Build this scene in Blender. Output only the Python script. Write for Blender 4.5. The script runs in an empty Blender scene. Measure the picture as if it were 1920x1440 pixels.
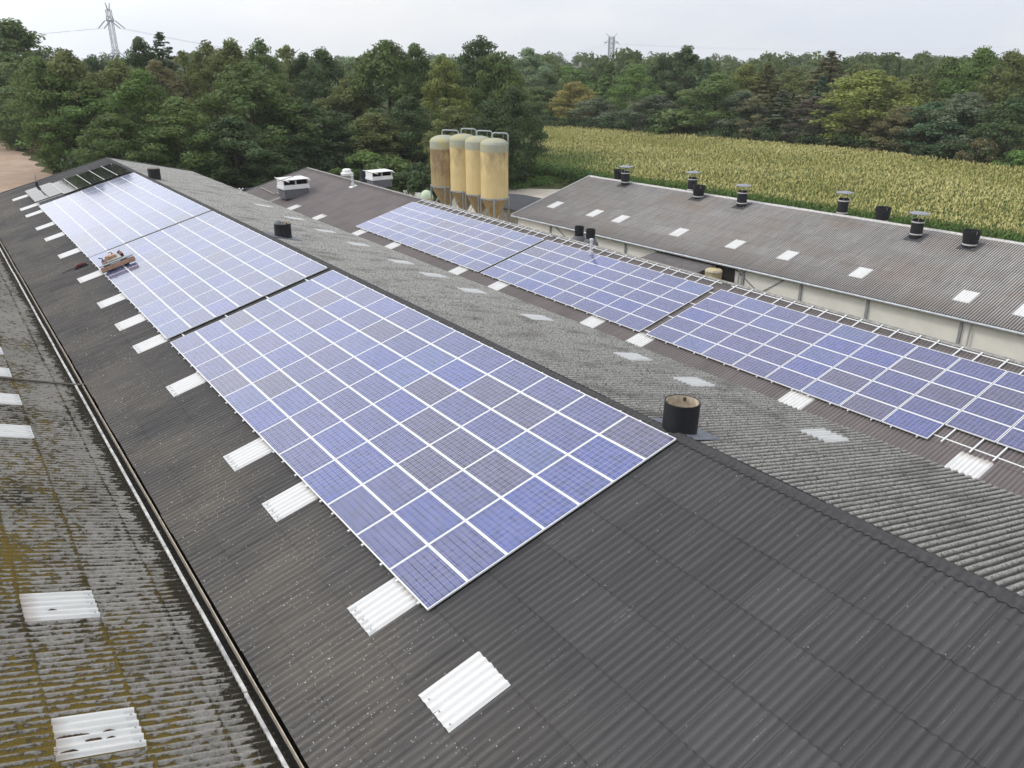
import bpy, math, random
import numpy as np
from mathutils import Matrix, Vector
R = math.radians
sc = bpy.context.scene
col = sc.collection

# ------------------------------------------------------------------ camera
CAM = np.array([-6.2177, -11.6184, 10.2216]); PITCH, YAW, FPX = 0.38966, 0.61965, 1506.09
FW = np.array([math.sin(YAW)*math.cos(PITCH), math.cos(YAW)*math.cos(PITCH), -math.sin(PITCH)])
RT = np.array([math.cos(YAW), -math.sin(YAW), 0.0])
UP = np.cross(RT, FW)
cd = bpy.data.cameras.new('camera'); cam = bpy.data.objects.new('camera', cd); col.objects.link(cam)
cd.sensor_width = 36; cd.lens = 36*FPX/1920; cd.clip_start = .1; cd.clip_end = 5000
M = Matrix([[RT[0], UP[0], -FW[0], CAM[0]], [RT[1], UP[1], -FW[1], CAM[1]], [RT[2], UP[2], -FW[2], CAM[2]], [0, 0, 0, 1]])
cam.matrix_world = M
sc.camera = cam

# ------------------------------------------------------------------ light
SUN_EL, SUN_AZ = R(42), R(-50)          # azimuth measured from +Y towards +X
sl = bpy.data.lights.new('sun', 'SUN'); so = bpy.data.objects.new('sun', sl); col.objects.link(so)
sl.energy = .95; sl.angle = R(12); sl.color = (1, .95, .87)
dsun = Vector((math.sin(SUN_AZ)*math.cos(SUN_EL), math.cos(SUN_AZ)*math.cos(SUN_EL), math.sin(SUN_EL)))
so.rotation_euler = dsun.to_track_quat('Z', 'Y').to_euler()
so.location = (-30, 20, 60)
sc.view_settings.view_transform = 'Standard'; sc.view_settings.look = 'None'
sc.view_settings.exposure = 0.0; sc.view_settings.gamma = 1
w = bpy.data.worlds.new('World'); sc.world = w; w.use_nodes = True
wn, wl = w.node_tree.nodes, w.node_tree.links
wn.clear()
wout = wn.new('ShaderNodeOutputWorld'); bg1 = wn.new('ShaderNodeBackground'); bg2 = wn.new('ShaderNodeBackground')
sky = wn.new('ShaderNodeTexSky'); sky.sky_type = 'NISHITA'; sky.sun_disc = False
sky.sun_elevation = SUN_EL; sky.sun_rotation = SUN_AZ; sky.dust_density = 3; sky.air_density = 1.2
bg1.inputs['Strength'].default_value = .10
wl.new(sky.outputs[0], bg1.inputs['Color'])
tc = wn.new('ShaderNodeTexCoord'); mp = wn.new('ShaderNodeMapping'); mp.inputs['Scale'].default_value = (1, 1, 3.0)
nz = wn.new('ShaderNodeTexNoise'); nz.inputs['Scale'].default_value = 3.2; nz.inputs['Detail'].default_value = 5; nz.inputs['Roughness'].default_value = .5
wl.new(tc.outputs['Generated'], mp.inputs[0]); wl.new(mp.outputs[0], nz.inputs['Vector'])
rp = wn.new('ShaderNodeValToRGB'); rp.color_ramp.elements[0].position = .36; rp.color_ramp.elements[1].position = .68
rp.color_ramp.elements[0].color = (.85, .905, 1.0, 1); rp.color_ramp.elements[1].color = (1.05, 1.055, 1.07, 1)
wl.new(nz.outputs['Fac'], rp.inputs[0]); wl.new(rp.outputs[0], bg2.inputs['Color'])
# thin cloud glows around the veiled sun
dt = wn.new('ShaderNodeVectorMath'); dt.operation = 'DOT_PRODUCT'; dt.inputs[1].default_value = dsun
wl.new(tc.outputs['Generated'], dt.inputs[0])
mr = wn.new('ShaderNodeMapRange'); mr.interpolation_type = 'SMOOTHSTEP'
for k, v in zip(('From Min', 'From Max', 'To Min', 'To Max'), (.15, 1.0, 1.0, 2.0)): mr.inputs[k].default_value = v
wl.new(dt.outputs['Value'], mr.inputs['Value']); wl.new(mr.outputs[0], bg2.inputs['Strength'])
mx = wn.new('ShaderNodeMixShader'); mx.inputs[0].default_value = .90          # almost closed cloud cover
wl.new(bg1.outputs[0], mx.inputs[1]); wl.new(bg2.outputs[0], mx.inputs[2]); wl.new(mx.outputs[0], wout.inputs[0])

# ------------------------------------------------------------------ helpers
G = -5.2                                                               # ground level
def ray(px, py): return FW + RT*(px-960)/FPX + UP*(720-py)/FPX
def at(px, py, d): return CAM + ray(px, py)*d
def atz(px, py, z):
    r = ray(px, py); return CAM + r*((z-CAM[2])/r[2])

def smooth(t): t = min(1.0, max(0.0, t)); return t*t*(3-2*t)
def zg(x, y):                                                            # the land rises a little north of the barns
    return G+2.2*smooth((y-71)/17)*smooth((58-x)/22)
def atg(px, py):
    z = G
    for _ in range(30):
        q = atz(px, py, z); z = .5*z+.5*zg(q[0], q[1])
    return q

class MB:
    def __init__(s): s.v = []; s.f = []; s.uv = []; s.c = []; s.n = 0; s.flat = []
    def add(s, V, F, uv=None, c=None, flat=True):
        V = np.asarray(V, float); s.v.append(V)
        for f in F: s.f.append([i+s.n for i in f]); s.flat.append(flat)
        s.uv.append(np.zeros((len(V), 2)) if uv is None else np.asarray(uv, float))
        s.c.append(np.zeros(len(V)) if c is None else np.broadcast_to(np.asarray(c, float), (len(V),)))
        s.n += len(V)
    def box(s, c, d, rot=None, uv=False):
        c = np.asarray(c, float); x, y, z = np.asarray(d, float)/2
        V = np.array([[a*x, b*y, e*z] for a in (-1, 1) for b in (-1, 1) for e in (-1, 1)])
        if rot is not None: V = V @ np.asarray(rot, float).T
        s.add(V+c, [(0, 1, 3, 2), (4, 6, 7, 5), (0, 4, 5, 1), (2, 3, 7, 6), (0, 2, 6, 4), (1, 5, 7, 3)])
    def bar(s, a, b, w, h=None, upv=(0, 0, 1)):
        a = np.asarray(a, float); b = np.asarray(b, float); h = w if h is None else h
        d = b-a; L = np.linalg.norm(d); d = d/L
        u = np.asarray(upv, float)
        if abs(d@u) > .98: u = np.array([1., 0, 0])
        sd = np.cross(d, u); sd /= np.linalg.norm(sd); u = np.cross(sd, d)
        s.box((a+b)/2, (L, w, h), np.stack([d, sd, u], 1))
    def tube(s, pts, r, n=8, cap=True):
        pts = np.asarray(pts, float); rr = np.broadcast_to(np.asarray(r, float), (len(pts),))
        V = []; ref = np.array([.31, .17, .93])
        for i, p in enumerate(pts):
            d = pts[min(i+1, len(pts)-1)]-pts[max(i-1, 0)]; d = d/np.linalg.norm(d)
            a = np.cross(d, ref); a /= np.linalg.norm(a); b = np.cross(d, a)
            for k in range(n):
                t = 2*math.pi*k/n; V.append(p+rr[i]*(a*math.cos(t)+b*math.sin(t)))
        F = [(i*n+k, i*n+(k+1) % n, (i+1)*n+(k+1) % n, (i+1)*n+k) for i in range(len(pts)-1) for k in range(n)]
        s.add(V, F, flat=False)
        if cap:
            for i, rev in ((0, 1), (len(pts)-1, 0)):
                q = list(range(n)); q = q[::-1] if rev else q
                s.add(np.asarray(V[i*n:(i+1)*n]), [q])
    def lathe(s, c, prof, n=24, sharp=True):
        # prof: list of (r, z); every span its own ring pair so edges stay crisp
        c = np.asarray(c, float)
        cs = np.array([[math.cos(2*math.pi*k/n), math.sin(2*math.pi*k/n)] for k in range(n+1)])
        def ring(r, z): return np.concatenate([cs*r, np.full((n+1, 1), z)], 1)+c
        L = 0
        for (r0, z0), (r1, z1) in zip(prof[:-1], prof[1:]):
            V = np.concatenate([ring(r0, z0), ring(r1, z1)])
            seg = math.hypot(r1-r0, z1-z0)
            u = np.arange(n+1)/n*2*math.pi*max(r0, r1)
            uv = np.concatenate([np.stack([u, np.full(n+1, L)], 1), np.stack([u, np.full(n+1, L+seg)], 1)])
            L += seg
            s.add(V, [(k, k+1, n+1+k+1, n+1+k) for k in range(n)], uv, flat=False)
    def quad(s, P, uv=None): s.add(P, [(0, 1, 2, 3)], uv)
    def mesh(s, name):
        me = bpy.data.meshes.new(name)
        V = np.concatenate(s.v); UV = np.concatenate(s.uv); Cc = np.concatenate(s.c)
        lens = np.array([len(f) for f in s.f]); li = np.concatenate([np.asarray(f) for f in s.f])
        me.vertices.add(len(V)); me.vertices.foreach_set('co', V.ravel().astype(np.float32))
        me.loops.add(len(li)); me.loops.foreach_set('vertex_index', li.astype(np.int32))
        me.polygons.add(len(lens)); me.polygons.foreach_set('loop_start', np.concatenate([[0], np.cumsum(lens)[:-1]]).astype(np.int32))
        me.update(calc_edges=True)
        me.polygons.foreach_set('use_smooth', ~np.array(s.flat, bool))
        ul = me.uv_layers.new(name='UVMap'); ul.data.foreach_set('uv', UV[li].ravel().astype(np.float32))
        if Cc.any():
            at_ = me.attributes.new('v', 'FLOAT', 'POINT'); at_.data.foreach_set('value', Cc.astype(np.float32))
        me.validate(); me.update()
        return me
    def build(s, name, mat, parent=None):
        return link(name, s.mesh(name), mat, parent)
def link(name, me, mat, parent=None):
    if mat is not None and not me.materials: me.materials.append(mat)
    o = bpy.data.objects.new(name, me); col.objects.link(o)
    if parent is not None:
        o.parent = parent; o.matrix_parent_inverse = parent_matrix(parent).inverted()
    return o
def parent_matrix(p):
    m = Matrix.LocRotScale(p.location, p.rotation_euler, p.scale)
    return (parent_matrix(p.parent) @ p.matrix_parent_inverse @ m) if p.parent else m
def empty(name, loc, label=None, cat=None, group=None):
    o = bpy.data.objects.new(name, None); col.objects.link(o); o.location = Vector(loc); o.empty_display_size = .3
    tag(o, label, cat, group); return o
def tag(o, label=None, cat=None, group=None, kind=None):
    if label: o['label'] = label
    if cat: o['category'] = cat
    if group: o['group'] = group
    if kind: o['kind'] = kind
    return o
def copy_thing(o, loc):
    c = o.copy(); col.objects.link(c); c.location = Vector(loc)
    for ch in list(o.children):
        d = ch.copy(); col.objects.link(d); d.parent = c
        for g in list(ch.children):
            e = g.copy(); col.objects.link(e); e.parent = d
    return c

# ------------------------------------------------------------------ materials
class NT:
    def __init__(s, name):
        s.m = bpy.data.materials.new(name); s.m.use_nodes = True; s.n = s.m.node_tree.nodes; s.l = s.m.node_tree.links
        s.n.clear(); s.out = s.n.new('ShaderNodeOutputMaterial'); s.b = s.n.new('ShaderNodeBsdfPrincipled')
        s.l.new(s.b.outputs[0], s.out.inputs[0])
    def put(s, sock, v):
        if isinstance(v, bpy.types.NodeSocket): s.l.new(v, sock)
        elif isinstance(v, tuple) and len(v) == 3 and sock.type == 'RGBA': sock.default_value = (*v, 1)
        else: sock.default_value = v
    def coord(s, which='UV'):
        t = s.n.new('ShaderNodeTexCoord'); return t.outputs[which]
    def scale(s, vec, sx, sy, sz=1):
        m = s.n.new('ShaderNodeMapping'); s.put(m.inputs[0], vec); m.inputs['Scale'].default_value = (sx, sy, sz); return m.outputs[0]
    def noise(s, vec, scale, detail=3, rough=.5, dist=0):
        t = s.n.new('ShaderNodeTexNoise'); s.put(t.inputs['Vector'], vec); t.inputs['Scale'].default_value = scale
        t.inputs['Detail'].default_value = detail; t.inputs['Roughness'].default_value = rough; t.inputs['Distortion'].default_value = dist
        return t.outputs['Fac']
    def voro(s, vec, scale, out='Distance', rnd=1):
        t = s.n.new('ShaderNodeTexVoronoi'); s.put(t.inputs['Vector'], vec); t.inputs['Scale'].default_value = scale; t.inputs['Randomness'].default_value = rnd
        return t.outputs[out]
    def white(s, vec):
        t = s.n.new('ShaderNodeTexWhiteNoise'); t.noise_dimensions = '3D'; s.put(t.inputs['Vector'], vec); return t.outputs['Value']
    def math(s, op, a, b=0.0, clamp=False):
        t = s.n.new('ShaderNodeMath'); t.operation = op; s.put(t.inputs[0], a); s.put(t.inputs[1], b); t.use_clamp = clamp; return t.outputs[0]
    def rng(s, v, a, b, c=0.0, d=1.0, smooth=False):
        t = s.n.new('ShaderNodeMapRange'); s.put(t.inputs['Value'], v)
        if smooth: t.interpolation_type = 'SMOOTHSTEP'
        for k, x in zip(('From Min', 'From Max', 'To Min', 'To Max'), (a, b, c, d)): s.put(t.inputs[k], x)
        return t.outputs[0]
    def mix(s, f, a, b, mode='MIX'):
        t = s.n.new('ShaderNodeMix'); t.data_type = 'RGBA'; t.blend_type = mode
        s.put(t.inputs[0], f); s.put(t.inputs[6], a); s.put(t.inputs[7], b); return t.outputs[2]
    def sep(s, v):
        t = s.n.new('ShaderNodeSeparateXYZ'); s.put(t.inputs[0], v); return t.outputs
    def comb(s, x, y, z=0.0):
        t = s.n.new('ShaderNodeCombineXYZ'); s.put(t.inputs[0], x); s.put(t.inputs[1], y); s.put(t.inputs[2], z); return t.outputs[0]
    def attr(s, name):
        t = s.n.new('ShaderNodeAttribute'); t.attribute_name = name; return t.outputs['Fac']
    def info(s, what): return s.n.new('ShaderNodeObjectInfo').outputs[what]
    def bump(s, h, dist=.01, strength=1):
        t = s.n.new('ShaderNodeBump'); s.put(t.inputs['Height'], h); t.inputs['Distance'].default_value = dist; t.inputs['Strength'].default_value = strength
        s.l.new(t.outputs[0], s.b.inputs['Normal'])
    def done(s, color=None, rough=None, metal=None, spec=None):
        if color is not None: s.put(s.b.inputs['Base Color'], color)
        if rough is not None: s.put(s.b.inputs['Roughness'], rough)
        if metal is not None: s.put(s.b.inputs['Metallic'], metal)
        if spec is not None: s.put(s.b.inputs['Specular IOR Level'], spec)
        return s.m

def plain(name, c, rough=.6, metal=0, var=.25, scale=6, spec=.4):
    t = NT(name); v = t.noise(t.coord('Object'), scale, 5, .6)
    f = t.rng(v, .3, .7, 1-var, 1+var)
    return t.done(t.mix(1, c, t.comb(f, f, f), 'MULTIPLY'), rough, metal, spec)

# UV convention on every corrugated sheet: u = metres along the ridge, v = metres up the slope
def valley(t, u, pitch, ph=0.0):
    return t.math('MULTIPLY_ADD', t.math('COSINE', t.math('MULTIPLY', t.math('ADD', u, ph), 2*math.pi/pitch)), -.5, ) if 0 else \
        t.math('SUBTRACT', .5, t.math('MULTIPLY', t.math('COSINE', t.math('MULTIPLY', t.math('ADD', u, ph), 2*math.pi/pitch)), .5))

def mat_charcoal():
    t = NT('charcoal_sheet'); uv = t.coord(); u, v, _ = t.sep(uv)
    vl = valley(t, u, .177)
    big = t.noise(t.scale(uv, .35, .25), 1, 4, .55)
    streak = t.noise(t.scale(uv, 14, .7), 1, 4, .6)
    fine = t.noise(t.scale(uv, 60, 30), 1, 3, .7)
    sheet = t.attr('v')
    c = t.mix(t.rng(streak, .3, .75), (.060, .057, .058), (.082, .079, .079))
    c = t.mix(t.math('MULTIPLY', t.rng(fine, .42, .8), .5), c, (.125, .121, .117))
    k = t.rng(sheet, 0, 1, .86, 1.12); c = t.mix(1, c, t.comb(k, k, k), 'MULTIPLY')
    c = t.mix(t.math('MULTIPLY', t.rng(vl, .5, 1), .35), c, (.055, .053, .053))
    # thin broken dark lines along the sheet overlaps and side laps
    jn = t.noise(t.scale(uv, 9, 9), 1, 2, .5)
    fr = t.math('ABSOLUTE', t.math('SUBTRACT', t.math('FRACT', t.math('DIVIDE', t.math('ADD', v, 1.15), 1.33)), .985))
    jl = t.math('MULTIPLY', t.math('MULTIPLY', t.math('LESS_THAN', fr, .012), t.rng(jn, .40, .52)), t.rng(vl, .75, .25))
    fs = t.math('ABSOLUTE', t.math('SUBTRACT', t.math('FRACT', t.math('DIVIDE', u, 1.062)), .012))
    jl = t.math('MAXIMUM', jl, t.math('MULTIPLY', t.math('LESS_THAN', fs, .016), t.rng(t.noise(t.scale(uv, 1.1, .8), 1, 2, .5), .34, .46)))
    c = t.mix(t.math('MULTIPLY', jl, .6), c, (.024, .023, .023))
    # brown weathering low on the slope
    low = t.math('MULTIPLY', t.rng(v, 1.1, -1.6), t.rng(t.math('MULTIPLY_ADD', streak, .6, 0.0) if 0 else t.math('ADD', t.math('MULTIPLY', streak, .5), t.math('MULTIPLY', big, .6)), .42, .72))
    c = t.mix(t.math('MULTIPLY', low, .75), c, (.175, .155, .128))
    # pale rain streaks running down the sheets
    ln = t.noise(t.scale(uv, 55, .55), 1, 2, .5); brk = t.noise(t.scale(uv, 30, 22), 1, 2, .6)
    st = t.math('MULTIPLY', t.rng(ln, .675, .72), t.rng(brk, .46, .58))
    c = t.mix(t.math('MULTIPLY', st, .6), c, (.44, .42, .38))
    # droppings: small white specks, denser low on the slope
    vd = t.voro(t.scale(uv, 10, 10), 1); pick = t.voro(t.scale(uv, 10, 10), 1, 'Color'); pk = t.sep(pick)[0]
    dens = t.math('ADD', t.math('MULTIPLY', t.rng(v, .6, -1.4), t.rng(big, .36, .6, .08, .75)), .012)
    rad = t.math('MULTIPLY', t.sep(pick)[1], .115)
    sp = t.math('MULTIPLY', t.math('LESS_THAN', vd, t.math('ADD', rad, .022)), t.math('LESS_THAN', pk, dens))
    c = t.mix(t.math('MULTIPLY', sp, .85), c, (.62, .61, .58))
    vd2 = t.voro(t.scale(uv, 19, 16), 1); pk2 = t.sep(t.voro(t.scale(uv, 19, 16), 1, 'Color'))[0]
    sp2 = t.math('MULTIPLY', t.math('LESS_THAN', vd2, .2), t.math('LESS_THAN', pk2, t.math('MULTIPLY', dens, .35)))
    c = t.mix(t.math('MULTIPLY', sp2, .7), c, (.45, .44, .42))
    t.bump(t.noise(t.scale(uv, 45, 25), 1, 4, .65), .006, .6)
    return t.done(c, .78, 0, .22)

def mat_brown_sheet():
    t = NT('brown_grey_sheet'); uv = t.coord(); u, v, _ = t.sep(uv)
    streak = t.noise(t.scale(uv, 10, .6), 1, 4, .6); big = t.noise(t.scale(uv, .3, .3), 1, 3)
    c = t.mix(t.rng(streak, .3, .72), (.145, .122, .117), (.205, .180, .172))
    k = t.rng(t.attr('v'), 0, 1, .92, 1.07); c = t.mix(1, c, t.comb(k, k, k), 'MULTIPLY')
    vl = valley(t, u, .15); c = t.mix(t.math('MULTIPLY', t.rng(vl, .5, 1), .5), c, (.075, .062, .06))
    c = t.mix(t.math('MULTIPLY', t.rng(big, .45, .7), .25), c, (.12, .105, .1))
    ln = t.noise(t.scale(uv, 45, .6), 1, 2, .5)
    c = t.mix(t.math('MULTIPLY', t.rng(ln, .68, .78), .35), c, (.36, .33, .31))
    # black algae close under the ridge
    c = t.mix(t.math('MULTIPLY', t.rng(t.math('ADD', v, t.math('MULTIPLY', streak, 1.2)), 5.9, 6.5), .8), c, (.06, .052, .047))
    t.bump(t.noise(t.scale(uv, 50, 30), 1, 3, .6), .004, .5)
    return t.done(c, .65, 0, .3)

def mat_lichen():
    t = NT('lichen_sheet'); uv = t.coord(); u, v, _ = t.sep(uv)
    a = t.noise(t.scale(uv, 17, 12), 1, 5, .75); b = t.noise(t.scale(uv, .9, .5), 1, 4, .6); d = t.noise(t.scale(uv, 42, 34), 1, 3, .75)
    c = t.mix(t.rng(a, .34, .66), (.06, .055, .047), (.56, .54, .495))
    c = t.mix(t.rng(d, .47, .62), c, (.80, .78, .73))
    e = t.noise(t.scale(uv, 6.5, 9), 1, 4, .7); c = t.mix(t.math('MULTIPLY', t.rng(e, .56, .64), .7), c, (.66, .64, .59)); c = t.mix(t.math('MULTIPLY', t.rng(e, .44, .36), .75), c, (.07, .064, .055))
    c = t.mix(t.math('MULTIPLY', t.rng(b, .50, .68), .55), c, (.12, .11, .095))
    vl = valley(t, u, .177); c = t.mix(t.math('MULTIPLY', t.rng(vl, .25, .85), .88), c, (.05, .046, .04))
    ru = t.noise(t.scale(uv, 1.7, 1.3), 1, 3, .6); sp = t.noise(t.scale(uv, 30, 30), 1, 2, .6)
    c = t.mix(t.math('MULTIPLY', t.rng(ru, .68, .76), t.rng(sp, .55, .65)), c, (.36, .19, .06))
    # dark mossy band near the lower edge
    c = t.mix(t.math('MULTIPLY', t.rng(t.math('ADD', v, t.math('MULTIPLY', b, .5)), -6.35, -6.1), 0), c, (.06, .057, .05))
    t.bump(t.math('ADD', a, t.math('MULTIPLY', d, .8)), .06, 1)
    return t.done(c, .92, 0, .15)

def mat_grey_old():
    t = NT('weathered_sheet'); uv = t.coord(); u, v, _ = t.sep(uv)
    vl = valley(t, u, .15)
    big = t.noise(t.scale(uv, .22, .33), 1, 4, .6); st = t.noise(t.scale(uv, 8, .5), 1, 4, .6); f = t.noise(t.scale(uv, 30, 14), 1, 4, .7)
    c = t.mix(t.rng(st, .3, .72), (.29, .272, .258), (.48, .455, .43))
    c = t.mix(t.math('MULTIPLY', t.rng(f, .5, .75), .5), c, (.54, .52, .49))
    k = t.rng(t.attr('v'), 0, 1, .9, 1.07); c = t.mix(1, c, t.comb(k, k, k), 'MULTIPLY')
    br = t.noise(t.scale(uv, .16, .2), 1, 5, .65)
    c = t.mix(t.math('MULTIPLY', t.rng(br, .48, .66), .55), c, (.31, .235, .175))
    c = t.mix(t.math('MULTIPLY', t.rng(v, 2.3, .1), .6), c, (.20, .178, .165))
    far = t.math('MULTIPLY', t.rng(u, 15, 2), t.rng(big, .25, .6, .45, .8)); c = t.mix(t.math('MULTIPLY', far, .75), c, (.21, .195, .18))
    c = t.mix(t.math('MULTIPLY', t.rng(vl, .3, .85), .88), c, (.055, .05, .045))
    t.bump(f, .012, .7)
    return t.done(c, .85, 0, .2)

def mat_moss():
    t = NT('mossy_sheet'); uv = t.coord(); u, v, _ = t.sep(uv)
    vl = valley(t, u, .177)
    f = t.noise(t.scale(uv, 26, 16), 1, 5, .72); st = t.noise(t.scale(uv, 7, 1.3), 1, 3, .6)
    c = t.mix(t.rng(f, .3, .7), (.19, .178, .158), (.35, .335, .305))
    k = t.rng(t.attr('v'), 0, 1, .85, 1.1); c = t.mix(1, c, t.comb(k, k, k), 'MULTIPLY')
    # elongated moss cushions sitting in the troughs, thicker in some zones
    zone = t.noise(t.scale(uv, .33, .42), 1, 4, .6)
    lump = t.noise(t.scale(uv, 8.5, 3.6), 1, 5, .72)
    eave = t.rng(t.math('SUBTRACT', v, t.math('MULTIPLY', lump, .55)), .22, -.08)        # black growth along the gutter
    up = t.rng(v, 0, 3.6, 0, .13)
    lap = t.math('ABSOLUTE', t.math('SUBTRACT', t.math('FRACT', t.math('DIVIDE', u, 1.062)), .03))
    row = t.math('ABSOLUTE', t.math('SUBTRACT', t.math('FRACT', t.math('DIVIDE', t.math('SUBTRACT', v, .71), 1.33)), .0))
    row = t.math('MINIMUM', row, t.math('SUBTRACT', 1, row))
    up = t.math('ADD', up, t.math('ADD', t.math('MULTIPLY', t.rng(lap, .045, .015), .30), t.math('MULTIPLY', t.rng(row, .045, .01), .16)))
    s = t.math('ADD', t.math('ADD', t.math('MULTIPLY', lump, 1.35), t.math('MULTIPLY', vl, .23)), t.math('ADD', t.math('MULTIPLY', zone, .70), t.math('ADD', up, t.math('MULTIPLY', eave, .35))))
    mask = t.rng(s, 1.235, 1.29)
    tex = t.noise(t.scale(uv, 60, 50), 1, 4, .7)
    dark = t.mix(t.rng(tex, .35, .7), (.022, .019, .014), (.075, .065, .045))
    olive = t.mix(t.rng(tex, .3, .7), (.115, .080, .018), (.25, .185, .05))
    oz = t.noise(t.scale(uv, .28, .5), 1, 4, .62)
    of = t.math('MULTIPLY', t.rng(t.math('ADD', oz, t.math('ADD', t.math('MULTIPLY', t.rng(v, .6, 3.6), .15), t.math('MULTIPLY', t.rng(u, 4.5, -.5), .13))), .48, .64), t.rng(eave, .5, 0))
    of = t.math('MULTIPLY', of, t.rng(s, 1.25, 1.35, .4, 1))
    c = t.mix(mask, c, t.mix(of, dark, olive))
    # thin stain film beside the cushions
    c = t.mix(t.math('MULTIPLY', t.rng(s, 1.05, 1.23), t.math('SUBTRACT', .45, t.math('MULTIPLY', mask, .45))), c, (.12, .105, .075))
    h = t.math('ADD', t.math('MULTIPLY', mask, t.math('ADD', .7, tex)), t.math('MULTIPLY', f, .35))
    t.bump(h, .03, .9)
    return t.done(c, .92, 0, .12)

def mat_skylight(name, tint=(.72, .71, .69), dirt=.25):
    t = NT(name); uv = t.coord(); u, v, _ = t.sep(uv)
    st = t.noise(t.scale(uv, 9, 1.0), 1, 4, .6); f = t.noise(t.scale(uv, 30, 30), 1, 3, .6)
    c = t.mix(t.math('MULTIPLY', t.rng(st, .45, .75), dirt), tint, (.42, .41, .38))
    c = t.mix(t.math('MULTIPLY', t.rng(f, .55, .8), dirt), c, (.5, .48, .44))
    vl = valley(t, u, .177); c = t.mix(t.math('MULTIPLY', t.rng(vl, .6, 1), .18), c, (.45, .44, .42))
    e = t.attr('v')                                                     # 1 at the upper end, where dirt creeps out from under the panels
    c = t.mix(t.math('MULTIPLY', t.rng(t.math('ADD', e, t.math('MULTIPLY', st, .3)), .92, 1.22), .8), c, (.20, .13, .08))
    lo = t.math('MULTIPLY', t.rng(e, .14, .12), t.rng(vl, .35, .55)); lo = t.math('MULTIPLY', lo, t.rng(e, 0.0, .02))
    c = t.mix(t.math('MULTIPLY', lo, .5), c, (.42, .43, .43))
    return t.done(c, .4, 0, .4)

def mat_cells(name, stuff=False):
    t = NT(name); uv = t.coord(); u, v, _ = t.sep(uv)                   # u,v in cells (10 x 6)
    fu, fv = t.math('FRACT', u), t.math('FRACT', v)
    du = t.math('ABSOLUTE', t.math('SUBTRACT', fu, .5)); dv = t.math('ABSOLUTE', t.math('SUBTRACT', fv, .5))
    gap = t.math('GREATER_THAN', t.math('MAXIMUM', du, dv), .481)
    inside = t.math('MULTIPLY', t.math('MULTIPLY', t.math('GREATER_THAN', u, 0), t.math('LESS_THAN', u, 10)),
                    t.math('MULTIPLY', t.math('GREATER_THAN', v, 0), t.math('LESS_THAN', v, 6)))
    # two pairs of silver busbars running the long way
    bb = None
    for p in (.25, .31, .69, .75):
        q = t.math('LESS_THAN', t.math('ABSOLUTE', t.math('SUBTRACT', fv, p)), .0115)
        bb = q if bb is None else t.math('MAXIMUM', bb, q)
    rnd = t.n.new('ShaderNodeNewGeometry').outputs['Random Per Island'] if stuff else t.info('Random')
    cell = t.white(t.comb(t.math('FLOOR', u), t.math('FLOOR', v), t.math('MULTIPLY', rnd, 91)))
    tint = t.info('Color') if not stuff else (.05, .075, .26)
    k = t.rng(cell, 0, 1, .72, 1.28)
    c = t.mix(1, tint, t.comb(k, k, k), 'MULTIPLY')
    c = t.mix(t.math('MULTIPLY', t.math('GREATER_THAN', cell, .72), .4), c, t.mix(.5, tint, (.10, .075, .17)))
    cry = t.voro(t.scale(uv, 5, 5), 1, 'Color'); ck = t.rng(t.sep(cry)[0], 0, 1, .82, 1.18); c = t.mix(1, c, t.comb(ck, ck, ck), 'MULTIPLY')
    c = t.mix(bb, c, (.38, .38, .46)); c = t.mix(gap, c, (.46, .48, .60))
    c = t.mix(inside, (.80, .80, .80), c)
    # thin dust film
    d = t.noise(t.scale(t.coord('Object'), 2.2, 2.2, 2.2), 1, 4, .6)
    c = t.mix(t.rng(d, .3, .75, .0, .06), c, (.36, .33, .30))
    m = t.done(c, .12, 0, .5)
    t.put(t.b.inputs['Sheen Weight'], .12); t.put(t.b.inputs['Sheen Roughness'], .35)
    t.put(t.b.inputs['Coat Weight'], .7); t.put(t.b.inputs['Coat Roughness'], .05)
    return m

def mat_foliage(name):
    t = NT(name); r = t.attr('v')
    oc = t.info('Color')
    k = t.rng(r, 0, 1, .62, 1.45)
    c = t.mix(1, oc, t.comb(k, k, k), 'MULTIPLY')
    big = t.noise(t.coord('Object'), .45, 3, .6)
    c = t.mix(t.math('MULTIPLY', t.rng(big, .42, .7), .5), c, t.mix(1, oc, (1.3, 1.12, .78), 'MULTIPLY'))
    c = t.mix(t.math('GREATER_THAN', r, .965), c, t.mix(1, oc, (1.9, 1.4, .8), 'MULTIPLY'))
    m = t.done(c, .6, 0, .25)
    tr = t.n.new('ShaderNodeBsdfTranslucent'); t.put(tr.inputs[0], c); ms = t.n.new('ShaderNodeMixShader'); ms.inputs[0].default_value = .36
    t.l.new(t.b.outputs[0], ms.inputs[1]); t.l.new(tr.outputs[0], ms.inputs[2]); t.l.new(ms.outputs[0], t.out.inputs[0])
    return m
def mat_corn():
    t = NT('corn_leaves'); r = t.attr('v'); rp_ = t.n.new('ShaderNodeValToRGB')
    e = rp_.color_ramp.elements
    e[0].position = 0; e[0].color = (.035, .075, .018, 1); e[1].position = .45; e[1].color = (.10, .19, .03, 1)
    for p, cc in ((.55, (.15, .185, .04)), (.75, (.42, .385, .13)), (1, (.62, .555, .25))):
        x = e.new(p); x.color = (*cc, 1)
    t.put(rp_.inputs[0], r)
    return t.done(rp_.outputs[0], .6, 0, .2)

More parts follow.
